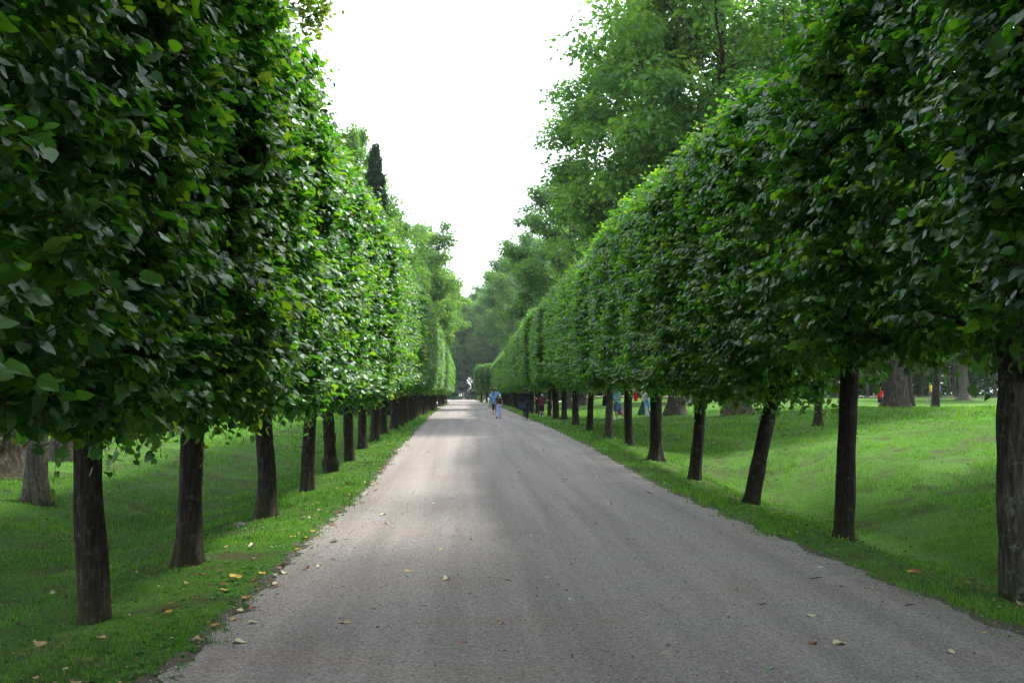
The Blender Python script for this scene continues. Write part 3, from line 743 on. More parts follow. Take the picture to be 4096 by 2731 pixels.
# ------------------------------------------------------------------ grass (uncountable)
def grass():
    rs = np.random.default_rng(900)
    def zone(n, y0, y1, pw, hgt, wid, lat=.60, ex=3.0):
        y = y0*(y1/y0)**(rs.uniform(0,1,n)**pw)
        x = (rs.uniform(-1,1,n))*(lat*y+ex)+.035*y
        jag = .10*snoise(y*3.1, y*.5, seed=61)+.07*snoise(y*9, x*0, seed=62)+rs.exponential(.05, n)-.02
        ok = (x < xl(y)-.02+jag) | (x > xr(y)+.02-jag)
        # thin and bare spots
        den = .66+.5*snoise(x*1.7, y*1.7, seed=63)+.5*snoise(x*5, y*5, seed=68)
        ditch = ((x > 4.6) & (x < 7.0) & (y < 16)) | ((x > -4.6) & (x < -3.1) & (y < 9))
        den = np.where(ditch, den-.5, den)
        for (tx, ty) in pos_l[:6]+pos_r[:7]: den = den-1.2*np.exp(-((x-tx)**2+(y-ty)**2)/.09)
        ok &= rs.uniform(0,1,n) < np.clip(den, .10, 1)
        x, y = x[ok], y[ok]; m = len(x)
        z = H(x, y)-.004
        tall = 1+.55*np.clip(snoise(x*.8, y*.8, seed=64), -.5, 1)+.5*np.clip(snoise(x*3.3, y*3.3, seed=67), -.6, 1)
        d = np.abs(np.where(x < 1, x-xl(y), x-xr(y)))
        tall = tall*np.where(d < .5, 1.25, 1)
        h = hgt*rs.uniform(.5, 1.35, m)*tall; w = wid*rs.uniform(.7, 1.4, m)
        a = rs.uniform(0, 6.28, m); ln = rs.uniform(.1, .9, m)
        A = np.stack([np.cos(a), np.sin(a), 0*a], -1); B = np.stack([-np.sin(a), np.cos(a), 0*a], -1)
        P = np.stack([x, y, z], -1)
        tip = P+B*(h*ln)[:,None]+np.array([0,0,1.])*(h*np.sqrt(1-ln*ln*.8))[:,None]
        mid = P+B*(h*ln*.3)[:,None]+np.array([0,0,1.])*(h*.62)[:,None]
        V = np.stack([P-A*w[:,None], P+A*w[:,None], mid+A*w[:,None]*.8, mid-A*w[:,None]*.8, tip], 1)
        off = (np.arange(m)*5)[:,None,None]
        t = np.clip(.54+.22*snoise(x*.6, y*.6, seed=65)+.25*snoise(x*4.5, y*4.5, seed=66)+rs.normal(0,.22,m), 0, .9)
        t = np.where(rs.uniform(0,1,m) < .03, 1, t)
        return V.reshape(-1,3), [(np.array([(0,1,2,3)])[None]+off).reshape(-1,4), (np.array([(3,2,4)])[None]+off).reshape(-1,3)], np.repeat(t,5)
    b = Bag()
    for args in [(190000, 3.2, 12, .8, .038, .0022), (230000, 11, 30, .8, .058, .0050), (170000, 28, 75, .8, .085, .012)]:
        V, P, t = zone(*args); b.add(V, P, t)
    o = obj('grass', b.mesh('grass', [M['grass_blade']])); tag(o, kind='stuff', cat='grass', label='short mown grass of the verges and lawns beside the path')
grass()

def weeds():
    rs = np.random.default_rng(910); b = Bag()
    n = 1900
    y = 3.4*(34/3.4)**rs.uniform(0,1,n)
    sd = rs.uniform(0,1,n) < .55
    off = rs.exponential(.42, n)-.05
    x = np.where(sd, xl(y)-off, xr(y)+off)
    far = rs.uniform(0,1,n) < .5
    x = np.where(far, np.where(sd, rs.uniform(-13,-2,n), rs.uniform(4,15,n)), x)
    z = H(x, y)
    for k in range(7):
        a = k*.898+rs.uniform(-.3,.3,n)+rs.uniform(0,6.28,n)*0
        a = a+np.arange(n)
        P = np.stack([x, y, z+.004], -1)+rs.normal(0,.012,(n,3))*np.array([1,1,.3])
        o = np.stack([np.cos(a), np.sin(a), 0*a], -1)
        put_leaves(b, P+o*.008, o+np.array([0,0,.75])*rs.uniform(.2,1,(n,1)), np.array([0,0,1.])-o*.3+rs.normal(0,.25,(n,3)), rs.uniform(.016,.045,n), rs.uniform(0,1,n), 'heart' if k % 2 else 'diamond', 0, rs)
    o = obj('ground_cover', b.mesh('ground_cover', [M['weed_leaf']])); tag(o, kind='stuff', cat='weeds', label='plantain and clover leaves growing along the path edges')
weeds()

def litter():
    rs = np.random.default_rng(930); b = Bag(); n = 5200
    y = 4*(45/4)**rs.uniform(0,1,n); sd = rs.uniform(0,1,n) < .42
    x = np.where(sd, xl(y)-.05-rs.gamma(1.5, 1.6, n), xr(y)+.05+rs.gamma(1.6, 1.7, n))
    z = H(x, y)+rs.uniform(.012, .03, n)
    P = np.stack([x, y, z], -1)
    put_leaves(b, P, rs.normal(0,1,(n,3)), np.array([0,0,1.])+rs.normal(0,.35,(n,3)), rs.uniform(.014,.042,n)*(1+y/40), rs.uniform(0,1,n), 'diamond', 0, rs)
    m = tintmat('dry_litter', [(0, (.05,.03,.018)), (.6, (.15,.085,.04)), (.9, (.28,.21,.10)), (1, (.42,.36,.2))])
    tag(obj('leaf_litter', b.mesh('leaf_litter', [m])), 'fine dry leaf litter sprinkled through the grass of the verges and ditches', 'litter', kind='stuff')
def pebbles():
    rs = np.random.default_rng(920); n = 15000
    y = 3.3*(16/3.3)**rs.uniform(0,1,n); t = rs.uniform(0,1,n)
    e = rs.uniform(0,1,n) < .35
    x = xl(y)+t*(xr(y)-xl(y)); x = np.where(e, np.where(t < .5, xl(y)+rs.exponential(.2,n)-.1, xr(y)-rs.exponential(.2,n)+.1), x)
    s = rs.gamma(2.0, .0013, n)+.0015
    O = np.array([(1,0,0),(0,1,0),(-1,0,0),(0,-1,0),(0,0,.7),(0,0,-.5)], float)
    V = np.stack([x, y, path_z(y)+.011+s*.2], -1)[:,None,:]+s[:,None,None]*O[None]*rs.uniform(.6,1.4,(n,6,1))
    F = np.array([(0,1,4),(1,2,4),(2,3,4),(3,0,4),(1,0,5),(2,1,5),(3,2,5),(0,3,5)])
    me = np_mesh('gravel', V.reshape(-1,3), [(F[None]+(np.arange(n)*6)[:,None,None]).reshape(-1,3)], [PEB], np.repeat(rs.uniform(0,1,n),6))
    tag(obj('gravel', me), 'loose grit scattered over the path', 'gravel', kind='stuff')
def tintmat(name, stops, rough=.85):
    m, nt, ns, ln = new_mat(name)
    out = N(ns, 'ShaderNodeOutputMaterial'); p = N(ns, 'ShaderNodeBsdfPrincipled'); p.inputs['Roughness'].default_value = rough
    a = N(ns, 'ShaderNodeAttribute', attribute_name='tint'); r = ramp(ns, stops)
    ln.new(a.outputs['Fac'], r.inputs[0]); ln.new(r.outputs[0], p.inputs['Base Color']); ln.new(p.outputs[0], out.inputs[0]); return m
PEB = tintmat('pebble', [(0, (.07,.062,.058)), (.5, (.2,.18,.17)), (.85, (.32,.29,.28)), (1, (.6,.58,.55))])
pebbles(); litter()

# ------------------------------------------------------------------ fallen leaves: every one an object
def fallen_mesh(seed, mat):
    rs = np.random.default_rng(seed); b = Bag()
    # finer blade: subdivided heart, curled
    ns_, nr = 9, 3
    V = []; t = np.linspace(0, 1, ns_)
    half = np.interp(t, [0,.08,.25,.5,.75,1], [.05,.30,.46,.42,.24,.0])
    c1, c2, c3 = rs.uniform(.1,.7), rs.uniform(-.5,.5), rs.uniform(.0,.35)
    for i in range(ns_):
        for j in range(-nr, nr+1):
            s = j/nr; yy = s*half[i]*(1+.10*math.sin(i*3.1+j*2)*(abs(j)==nr)); xx = t[i]-.08*abs(s)*(t[i] < .1)
            zz = c1*yy*yy*1.3+c2*(xx-.5)**2*.8+.05*math.sin(xx*7+seed)*abs(s)+c3*.12*abs(s)
            V.append((xx-.5, yy, zz))
    V = np.array(V); V[:,2] -= V[:,2].min()
    k = 2*nr+1; idx = np.arange(ns_*k).reshape(ns_, k)
    q = np.stack([idx[:-1,:-1], idx[1:,:-1], idx[1:,1:], idx[:-1,1:]], -1).reshape(-1,4)
    b.add(V, [q], .5)
    tube(b, [(-.48,0,V[nr,2]+.005),(-.7,.05,.03),(-.88,.12,.01)], [.012,.010,.008], 5)
    return b.mesh('fallen_leaf', [mat], True)
LC = {'cream': (.52,.48,.30), 'yellow': (.50,.36,.06), 'orange': (.42,.20,.035), 'brown': (.13,.06,.03), 'rust': (.24,.09,.035), 'grey-green': (.16,.22,.13), 'tan': (.33,.24,.14)}
FL = {c: [fallen_mesh(31*i+hash_, plain('leaf_'+c.replace('-','_'), LC[c], .6, .3, .22, 60)) for i in range(2)] for hash_, c in enumerate(LC)}
taken = []
def fallen(x, y, col, size, label, group=None, path=True):
    me = random.choice(FL[col])
    z = (float(path_z(y))+.011) if path else Hf(x, y)+.02
    o = obj('fallen_leaf', me, None, (x, y, z), random.uniform(0, 6.28))
    o.rotation_euler.x = random.uniform(-.2, .2) if not path else random.uniform(-.06,.06)
    o.scale = (size, size*random.uniform(.7,1.1), size*random.uniform(.6, 1.3))
    tag(o, label, 'leaf', group)
marked = [ # u, v, colour, size, label
 (960,2583,'cream',.095,'pale cream leaf on the gravel, the lowest one by the left verge'),
 (1013,2500,'cream',.075,'slim cream leaf on gravel just above the lowest cream leaf by the verge'),
 (958,2462,'cream',.075,'cream leaf where the gravel meets the left verge grass'),
 (985,2408,'orange',.09,'bright orange leaf on the left verge edge'),
 (865,2510,'orange',.085,'orange leaf at the grass edge below the bright orange one'),
 (795,2570,'tan',.075,'tan curled leaf on the left gravel edge'),
 (1377,2503,'tan',.095,'cream and orange leaf lying open on the left half of the path'),
 (1497,2443,'brown',.07,'crumpled dark brown leaf standing up on the path'),
 (1540,2518,'grey-green',.05,'little dull green leaf beside the cream and orange one'),
 (1630,2295,'yellow',.085,'yellow leaf with a darker rim in the middle-left of the path'),
 (1535,2347,'tan',.05,'small tan leaf left of the pale curled leaf'),
 (1785,2325,'cream',.085,'pale curled leaf on the left middle of the path'),
 (1765,2206,'yellow',.06,'small yellow leaf further up the path from the pale curled leaf'),
 (1880,2384,'grey-green',.055,'green-white leaf near the middle of the path'),
 (2005,2488,'yellow',.04,'tiny yellow-green scrap in the middle of the path'),
 (2183,2313,'cream',.055,'thin pale leaf just right of the path centre'),
 (2258,1918,'orange',.10,'orange-brown leaf alone on the far middle of the path'),
 (2600,1977,'rust',.09,'reddish leaf upright near the right side of the path'),
 (2440,2022,'cream',.08,'flat cream leaf on the middle distance of the path'),
 (3250,2588,'rust',.075,'dusty pink-brown leaf in the right foreground of the path'),
 (3362,2588,'cream',.10,'large whitish leaf in the right foreground of the path'),
 (3242,2468,'cream',.08,'twisted cream leaf above the dusty pink-brown one'),
 (3072,2680,'grey-green',.085,'blue-grey leaf at the bottom edge of the path'),
 (2668,2588,'brown',.06,'small brown scrap at the lower middle of the path'),
 (3362,2350,'grey-green',.06,'pale green leaf near the right edge of the path'),
 (3200,2265,'yellow',.055,'yellowish leaf near the right verge, below the slanting trunks'),
 (3085,2338,'yellow',.04,'tiny orange-yellow leaf on the right half of the path'),
 (3940,2540,'yellow',.05,'yellow leaf by the right edge of the gravel'),
 (3675,2298,'rust',.11,'big russet leaf on the right verge grass'),
 (3645,2296,'yellow',.07,'yellow leaf touching the big russet leaf'),
 (3805,2620,'cream',.06,'pale leaf low on the right side of the path'),
 (2945,2360,'yellow',.05,'yellow fleck in the right middle of the path'),
 (215,2385,'cream',.11,'pale green-white leaf on the dark grass between the first two left trunks'),
 (262,2395,'tan',.09,'tan leaf beside the pale green-white one on the dark grass'),
 (165,2590,'tan',.12,'long tan leaf in the shaded lower left corner'),
 (675,2455,'orange',.075,'orange leaf on the dark verge grass'),
 (680,2425,'orange',.06,'smaller orange leaf just above another orange leaf in the verge'),
 (940,2320,'yellow',.11,'large yellow leaf with brown half on the left verge'),
 (895,2350,'rust',.08,'red-orange leaf next to the large yellow leaf'),
 (1140,2305,'cream',.10,'biggest of the cream leaves heaped at the left gravel edge'),
 (1110,2283,'tan',.08,'tan leaf in the heap at the left gravel edge'),
 (1100,2312,'cream',.07,'cream leaf at the lower side of the heap by the left gravel edge'),
 (1190,2205,'orange',.09,'orange-red leaf where left verge ends, above the heap'),
 (1170,2155,'yellow',.08,'bright orange-yellow leaf in the left verge'),
 (1330,2247,'brown',.055,'brown leaf on gravel close to the left verge'),
 (1470,2243,'brown',.05,'curled dark leaf on the left side of the path'),
 (1005,2195,'cream',.09,'cream leaf on the verge grass by the second left trunk'),
 (1735,2018,'cream',.08,'cream leaf on the far left side of the path'),
 (1545,2098,'cream',.08,'longish cream leaf nearer the left verge'),
 (1530,2065,'cream',.08,'cream leaf just beyond the longish one near the left verge'),
]
for u, v, col, size, lab in marked:
    h = hit(u, v); inside = float(xl(h.y))+.02 < h.x < float(xr(h.y))-.02
    fallen(h.x, h.y, col, size, lab, None, inside)
rl = random.Random(5)
def scatter(n, fx, fy, cols, lab, grp, path, s0=.045, s1=.085):
    for k in range(n):
        y = fy(); x = fx(y)
        c = rl.choice(cols)
        fallen(x, y, c, rl.uniform(s0, s1)*(1+y/60), lab.format(c), grp.format(c), path)
ly = lambda a, b: (lambda: a*(b/a)**rl.random())
scatter(70, lambda y: rl.uniform(float(xl(y))+.1, float(xr(y))-.1), ly(6, 60), ['cream','cream','tan','brown','rust','brown'], 'small {} fallen leaf scattered on the gravel path', 'scattered {} leaves on the gravel', True, .03, .065)
scatter(50, lambda y: float(xl(y))+rl.gauss(.0, .12), ly(7, 50), ['cream','tan','yellow','rust'], '{} fallen leaf caught along the left gravel edge', '{} leaves along the left gravel edge', False, .05, .09)
scatter(58, lambda y: float(xl(y))-abs(rl.gauss(.3, .6)), ly(5, 45), ['yellow','tan','tan','rust','brown','brown'], '{} fallen leaf in the grass of the left verge', '{} leaves in the left verge grass', False, .04, .065)
scatter(45, lambda y: float(xr(y))+abs(rl.gauss(.2, 1.3)), ly(7, 40), ['yellow','tan','rust','brown','tan'], '{} fallen leaf in the grass of the right verge', '{} leaves in the right verge grass', False)
for u, v, L, rz, lab in [(3265,2325,.13,.2,'thin dark twig lying on the gravel near the right verge'), (3640,2430,.09,.1,'short dark twig on gravel at the right'), (3052,2430,.08,.3,'small twig on the right half of the path'), (700,2440,.35,.9,'curved twig in the grass at the foot of the first left trunk'), (2290,2640,.07,1.2,'tiny twig near the bottom centre of the path')]:
    g = hit(u, v); b = Bag(); t = np.linspace(-.5,.5,6)
    tube(b, np.stack([t*L, .12*L*np.sin(t*5), .008+0*t], -1), [.004,.0045,.004,.004,.003,.002], 6)
    tube(b, [(0,0,.008),(.15*L,.12*L,.014),(.22*L,.2*L,.01)], [.003,.0025,.001], 5)
    tag(obj('twig', b.mesh('twig', [M['twig']], True), None, (g.x, g.y, g.z+.012), rz), lab, 'twig')
stone = bmesh.new(); bmesh.ops.create_icosphere(stone, subdivisions=3, radius=.5)
for v in stone.verts: v.co = Vector((v.co.x*.13, v.co.y*.10, v.co.z*.09))*(1+.12*math.sin(v.co.x*17+v.co.y*11))
sm = bpy.data.meshes.new('stone'); stone.to_mesh(sm); stone.free(); sm.materials.append(plain('stone_grey', (.16,.15,.15), .9))
h = hit(960, 2107); tag(obj('stone', sm, None, (h.x, h.y, h.z+.02)), 'small rounded grey stone in the verge grass beyond the second left trunk', 'stone')

#@PEOPLE@
# ------------------------------------------------------------------ people
def capsule(bag, p0, r0, p1, r1, sides=12):
    p0 = np.array(p0, float); p1 = np.array(p1, float)
    T = p1-p0; L = np.linalg.norm(T); T = T/L if L > 1e-6 else np.array([0,0,1.])
    ph = np.radians([80, 55, 30, 0])
    pts = [p0-T*r0*math.sin(a) for a in ph]+[p1+T*r1*math.sin(a) for a in ph[::-1]]
    rad = [r0*math.cos(a) for a in ph]+[r1*math.cos(a) for a in ph[::-1]]
    up = np.array([0,1.,0]) if abs(T[2]) > .8 else np.array([0,0,1.])
    A = unit(np.cross(T, up)); B = np.cross(T, A)
    an = np.linspace(0, 2*math.pi, sides, endpoint=False)
    V = np.array(pts)[:,None,:]+np.array(rad)[:,None,None]*(np.cos(an)[None,:,None]*A+np.sin(an)[None,:,None]*B)
    n = len(pts); idx = np.arange(n*sides).reshape(n, sides); nx_ = np.roll(idx, -1, 1)
    q = np.stack([idx[:-1], nx_[:-1], nx_[1:], idx[1:]], -1).reshape(-1,4)
    V = np.concatenate([V.reshape(-1,3), [p0-T*r0, p1+T*r1]]); c0 = n*sides
    f0 = np.stack([nx_[0], idx[0], np.full(sides, c0)], -1); f1 = np.stack([idx[-1], nx_[-1], np.full(sides, c0+1)], -1)
    bag.add(V, [q, np.concatenate([f0, f1])], .5)

def fuse(caps, name, mat, vox, smooth=3):
    """weld tapered capsules into one continuous skin"""
    b = Bag()
    for c in caps: capsule(b, *c)
    me = b.mesh('tmp', [mat]); o = bpy.data.objects.new('tmp', me); COL.objects.link(o)
    md = o.modifiers.new('r', 'REMESH'); md.mode = 'VOXEL'; md.voxel_size = vox; md.use_smooth_shade = True
    s = o.modifiers.new('s', 'SMOOTH'); s.iterations = smooth; s.factor = .5
    dg = bpy.context.evaluated_depsgraph_get(); dg.update()
    out = bpy.data.meshes.new_from_object(o.evaluated_get(dg)); out.name = name
    bpy.data.objects.remove(o); bpy.data.meshes.remove(me)
    out.materials.clear(); out.materials.append(mat)
    return out

SKIN = plain('skin', (.42,.25,.18), .55, .4, .05, 15); SKIN2 = plain('skin_tanned', (.33,.18,.12), .55, .4, .05, 15)
def cloth(name, c, var=.15, scale=25): return plain(name, c, .9, .15, var, scale)
HAIR = {'brown': plain('hair_brown', (.10,.055,.03), .6, .4, .3, 60), 'dark': plain('hair_dark', (.035,.02,.014), .55, .4, .3, 60), 'fair': plain('hair_fair', (.33,.20,.10), .6, .4, .3, 60)}
EYE = plain('eye_dark', (.02,.015,.012), .2, .6, 0)

def person(label, loc, h, rz, pose=None, skin=SKIN, top=None, sleeve='short', hem=.50, bottom=None, bkind='pants', blen=.06, loose=1.0, shoes=None,
           hair='brown', hstyle='short', hlen=.2, turn=0., vox=.010, belly=0., group=None, slim=1.0, extra=None):
    J = dict(hipL=(-.047,0,.52), hipR=(.047,0,.52), kneeL=(-.055,.01,.285), kneeR=(.055,.01,.285), ankleL=(-.055,-.01,.045), ankleR=(.055,-.01,.045),
             toeL=None, toeR=None, shL=(-.105,0,.805), shR=(.105,0,.805), elbL=(-.135,-.015,.635), elbR=(.135,-.015,.635), wrL=(-.14,.03,.49), wrR=(.14,.03,.49))
    J.update(pose or {})
    for s in 'LR':
        if J['toe'+s] is None:
            a = J['ankle'+s]; J['toe'+s] = (a[0]*1.08, a[1]+.085, max(.018, a[2]-.03))
    J = {k: np.array(v, float)*h for k, v in J.items()}
    root = tag(empty('person', loc, rz), label, 'person', group)
    ct, stn = math.cos(turn), math.sin(turn)
    def hd(x, y, z): return np.array([x*ct-y*stn, x*stn+y*ct, z])*h
    g = h*slim
    torso = [((-.05*g,0,.775*h), .052*g, (-.032*g,0,.63*h), .055*g), ((.05*g,0,.775*h), .052*g, (.032*g,0,.63*h), .055*g),
             (J['shL'], .036*g, J['shR'], .036*g), ((-.036*g,-.005*h,.535*h), .062*g, (-.025*g,0,.64*h), .055*g), ((.036*g,-.005*h,.535*h), .062*g, (.025*g,0,.64*h), .055*g),
             ((0,0,.80*h), .05*g, (0,-.002*h,.835*h), .034*h)]
    if belly: torso.append(((0,.045*h,.60*h), belly*h, (0,.03*h,.70*h), belly*.85*h))
    body = list(torso)+[((0,-.004*h,.81*h), .029*h, hd(0,.004,.90), .028*h),
        (hd(0,-.008,.935), .050*h, hd(0,.008,.930), .048*h), (hd(0,.012,.915), .040*h, hd(0,.026,.893), .020*h),
        (hd(0,.054,.925), .006*h, hd(0,.062,.912), .0085*h), (hd(-.048,-.002,.928), .007*h, hd(-.050,-.004,.912), .006*h), (hd(.048,-.002,.928), .007*h, hd(.050,-.004,.912), .006*h),
        (hd(-.008,.050,.900), .005*h, hd(.008,.050,.900), .005*h)]
    for s, sg in (('L',-1), ('R',1)):
        hip, kn, an, to, sh, el, wr = (J[k+s] for k in ('hip','knee','ankle','toe','sh','elb','wr'))
        body += [(hip, .052*g, kn, .032*g), (kn, .032*g, kn+(an-kn)*.35+np.array([0,-.008*h,0]), .034*g), (kn+(an-kn)*.35+np.array([0,-.008*h,0]), .034*g, an, .020*g),
                 (an, .021*g, an+(to-an)*.2-np.array([0,.02*h,.012*h]), .020*g), (an-np.array([0,.005*h,.016*h]), .019*g, to, .016*g),
                 (sh, .030*g, el, .022*g), (el, .022*g, el+(wr-el)*.3, .023*g), (el+(wr-el)*.3, .023*g, wr, .014*g)]
        d = unit(wr-el); sd = unit(np.cross(d, np.array([0,0,1.]) if abs(d[2]) < .8 else np.array([1.,0,0])))
        up2 = np.cross(sd, d)
        for k in (-1, 1): body.append((wr, .011*h, wr+d*.045*h+sd*k*.010*h, .0115*h))
        for k, L in zip((-1.5,-.5,.5,1.5), (.032,.042,.045,.038)):
            q = wr+d*.048*h+sd*k*.0105*h; mid = q+d*L*.55*h+sd*k*.002*h
            body += [(q, .0052*h, mid, .0048*h), (mid, .0048*h, mid+unit(d*.7+up2*.6)*L*.45*h, .0042*h)]
        q = wr+d*.018*h+sd*(-1.3)*.010*h; body += [(q, .006*h, q+unit(d*.6-sd*.8)*.030*h, .0052*h), (q+unit(d*.6-sd*.8)*.030*h, .0052*h, q+unit(d*.6-sd*.8)*.030*h+d*.018*h, .0045*h)]
    bm_ = fuse(body, 'person_body', skin, vox)
    root_body = obj('body', bm_, root)
    e = Bag()
    for sx in (-.018, .018): 
        e = Bag(); capsule(e, hd(sx,.049,.932), .0052*h, hd(sx*1.05,.050,.932), .0052*h, 8); obj('eye', e.mesh('eye', [EYE], True), root)
    # clothes
    if top is not None:
        T = [(a, r+.011*h, b_, q+.011*h) for a, r, b_, q in torso[:5]]+[((0,0,.80*h), .052*g, (0,-.002*h,.825*h), .040*h)]
        if belly: T.append(tuple([torso[-1][0], torso[-1][1]+.012*h, torso[-1][2], torso[-1][3]+.012*h]))
        if hem < .5:
            for sx in (-.036, .036): T.append(((sx*g,0,.55*h), .072*g, (sx*g*1.15,0,(hem+.03)*h), .066*g))
        else:
            T = [c for c in T if True]
            if hem > .56: T = [t for i, t in enumerate(T) if i not in (3, 4)]
        for s in 'LR':
            sh, el, wr = J['sh'+s], J['elb'+s], J['wr'+s]
            if sleeve == 'short': T.append((sh, .040*g, sh+(el-sh)*.72, .036*g))
            if sleeve == 'long': T += [(sh, .040*g, el, .033*g), (el, .033*g, el+(wr-el)*.93, .024*g)]
            if sleeve == 'cap': T.append((sh, .037*g, sh+(el-sh)*.25, .034*g))
        obj('top', fuse(T, 'top', top, vox), root)
    if bottom is not None:
        Bt = [((-.036*g,-.005*h,.545*h), .071*g, (.036*g,-.005*h,.545*h), .071*g)]
        if bkind == 'skirt':
            for k in range(7):
                f = k/6; x0 = (-.05+.10*f)*h
                lo = J['ankleL']*(1-f)+J['ankleR']*f; z1 = blen*h
                fr = 1-(blen-.05)/.5
                e1 = np.array([x0*(1-fr)+lo[0]*1.3*fr, lo[1]*1.1*fr, z1])
                Bt.append(((x0*.6, 0, .55*h), .062*g, e1, .050*h*loose))
            if loose > 1: Bt.append((np.array([J['ankleL'][0], J['ankleL'][1], blen*h]), .045*h, np.array([J['ankleR'][0], J['ankleR'][1], blen*h]), .045*h))
        else:
            for s in 'LR':
                hip, kn, an = J['hip'+s], J['knee'+s], J['ankle'+s]
                f = 1-blen
                if bkind == 'shorts':
                    e1 = kn+(hip-kn)*(.35 if blen > .3 else .02); Bt.append((hip, .063*g, e1, .052*g*loose))
                else:
                    e1 = an+(kn-an)*(blen-.045)/.24
                    Bt += [(hip, .060*g, kn, .042*g*loose), (kn, .042*g*loose, e1, .032*g*loose*loose)]
        obj(('skirt' if bkind == 'skirt' else 'shorts' if bkind == 'shorts' else 'trousers'), fuse(Bt, 'bottom', bottom, vox), root)
    if shoes is not None:
        for s in 'LR':
            an, to = J['ankle'+s], J['toe'+s]
            dd = unit(to-an)
            obj('shoe', fuse([(an-np.array([0,.020*h,.012*h]), .026*h, an+(to-an)*.5, .026*h), (an+(to-an)*.5, .026*h, to+dd*.004*h, .021*h), (an-np.array([0,.01*h,0]), .024*h, an+np.array([0,0,.008*h]), .024*h)], 'shoe', shoes, min(vox, .01)), root)
    hm = HAIR[hair]
    Hc = [(hd(0,-.018,.948), .051*h, hd(0,-.002,.958), .046*h), (hd(-.02,-.022,.93), .040*h, hd(.02,-.022,.93), .040*h)]
    if hstyle == 'long':
        for sx in (-.035, 0, .035): Hc.append((hd(sx,-.03,.93), .035*h, hd(sx*1.3,-.055,.93-hlen), .024*h))
    if hstyle == 'tail':
        Hc += [(hd(0,-.055,.965), .022*h, hd(-.02,-.075,.94), .026*h), (hd(-.02,-.075,.94), .026*h, hd(-.03,-.07,.93-hlen), .018*h)]
    obj('hair', fuse(Hc, 'hair', hm, vox), root)
    if extra: extra(root, h, hd, J)
    return root

def hat(mat, brim=.06, allround=False):
    def f(root, h, hd, J):
        C = [(hd(0,-.012,.965), .054*h, hd(0,.004,.968), .052*h)]
        if allround:
            for a in np.linspace(0, 6.28, 11): C.append((hd(0,-.005,.962), .02*h, hd(math.cos(a)*(.05+brim), math.sin(a)*(.05+brim)-.005, .955), .008*h))
        else:
            for a in (-.5,-.25,0,.25,.5): C.append((hd(0,.03,.965), .012*h, hd(math.sin(a)*.06, .055+brim*math.cos(a), .957), .008*h))
        obj('cap', fuse(C, 'cap', mat, .008), root)
    return f

def foot_and_height(u, v_foot, v_head, Y=None):
    if Y is None: h = hit(u, v_foot)
    else:
        q = at(u, v_foot, Y); h = Vector((q.x, Y, Hf(q.x, Y)))
    return h, at(u, v_head, h.y).z-h.z

def solid_bag(name, label, loc, w, d, hh, mat, rz=0, strap=None, strapmat=None, flare=1.1, cat='bag'):
    """soft bag with rounded edges, top hem and handle loops"""
    bm = bmesh.new(); bmesh.ops.create_cube(bm, size=1)
    for v in bm.verts:
        t = v.co.z+.5; v.co = Vector((v.co.x*w*(flare-(flare-.92)*t), v.co.y*d*(1.15-.6*t), (v.co.z-.5)*hh))
    bmesh.ops.subdivide_edges(bm, edges=bm.edges[:], cuts=4, use_grid_fill=True)
    for v in bm.verts:
        v.co.y += .012*math.sin(v.co.x*31+v.co.z*22)*hh*2; v.co.x += .008*math.sin(v.co.z*27)
    bmesh.ops.bevel(bm, geom=[e for e in bm.edges if e.calc_face_angle(0) > .8], offset=.012, segments=2, affect='EDGES')
    me = bpy.data.meshes.new(name); bm.to_mesh(me); bm.free(); me.materials.append(mat)
    root = tag(empty(name, loc, rz), label, cat)
    obj('pouch', me, root)
    for P in (strap or []):
        b = Bag(); tube(b, P, [.011]*len(P), 6); obj('strap', b.mesh('strap', [strapmat or mat], True), root)
    return root
def arc(w, hh, y=0, n=9): return [(w*math.cos(a), y, hh*math.sin(a)) for a in np.linspace(0, math.pi, n)]

g0, h0 = foot_and_height(1980, 1671, 1549)
woman = person('woman in a long light-blue shirt and black trousers walking away with a ponytail', g0, h0, 0,
    dict(ankleR=(.05,.06,.045), kneeR=(.05,.05,.285), ankleL=(-.06,-.04,.05)), top=cloth('blue_denim_shirt', (.12,.27,.52)), sleeve='long', hem=.46,
    bottom=cloth('black_trousers', (.012,.012,.014)), bkind='pants', blen=.13, loose=.92, shoes=cloth('white_shoe', (.7,.7,.7)), hair='brown', hstyle='tail', hlen=.20, turn=-.45, slim=1.0)
q = at(1963, 1603, g0.y-.05)
solid_bag('tote_bag', 'grey-green cloth bag swinging at the side of the woman in blue', q, .22, .07, .36, cloth('bag_grey_green', (.22,.27,.23)), .5, [arc(.06, .16)])
q = at(1970, 1598, g0.y+.02)
solid_bag('tote_bag', 'white bag held beside the grey-green one by the woman in blue', q, .14, .06, .26, cloth('bag_white', (.7,.7,.68)), .2, [arc(.04, .14)])
g1, h1 = foot_and_height(1995, 1674.5, 1576)
def stripe(root, h, hd, J):
    obj('waistband', fuse([((-.05*h,0,.615*h), .062*h, (.05*h,0,.615*h), .062*h)], 'waistband', cloth('white_band', (.75,.75,.75)), .006).copy(), root).scale = (1.02, 1.02, 1)
girl = person('girl with very long brown hair, black top and pale lilac trousers beside the woman', g1, h1, 0,
    dict(kneeL=(-.055,-.02,.27), ankleL=(-.075,-.16,.10), toeL=(-.08,-.12,.025), ankleR=(.05,.03,.045), wrR=(.15,.0,.48)), skin=SKIN2, top=cloth('black_crop_top', (.015,.015,.017)), sleeve='none', hem=.60,
    bottom=cloth('lilac_trousers', (.33,.35,.56), .25), blen=.05, loose=1.18, shoes=cloth('black_shoe', (.02,.02,.025)), hair='brown', hstyle='long', hlen=.30, turn=-1.15, slim=.95)
g2, h2 = foot_and_height(2104, 1681, 1551)
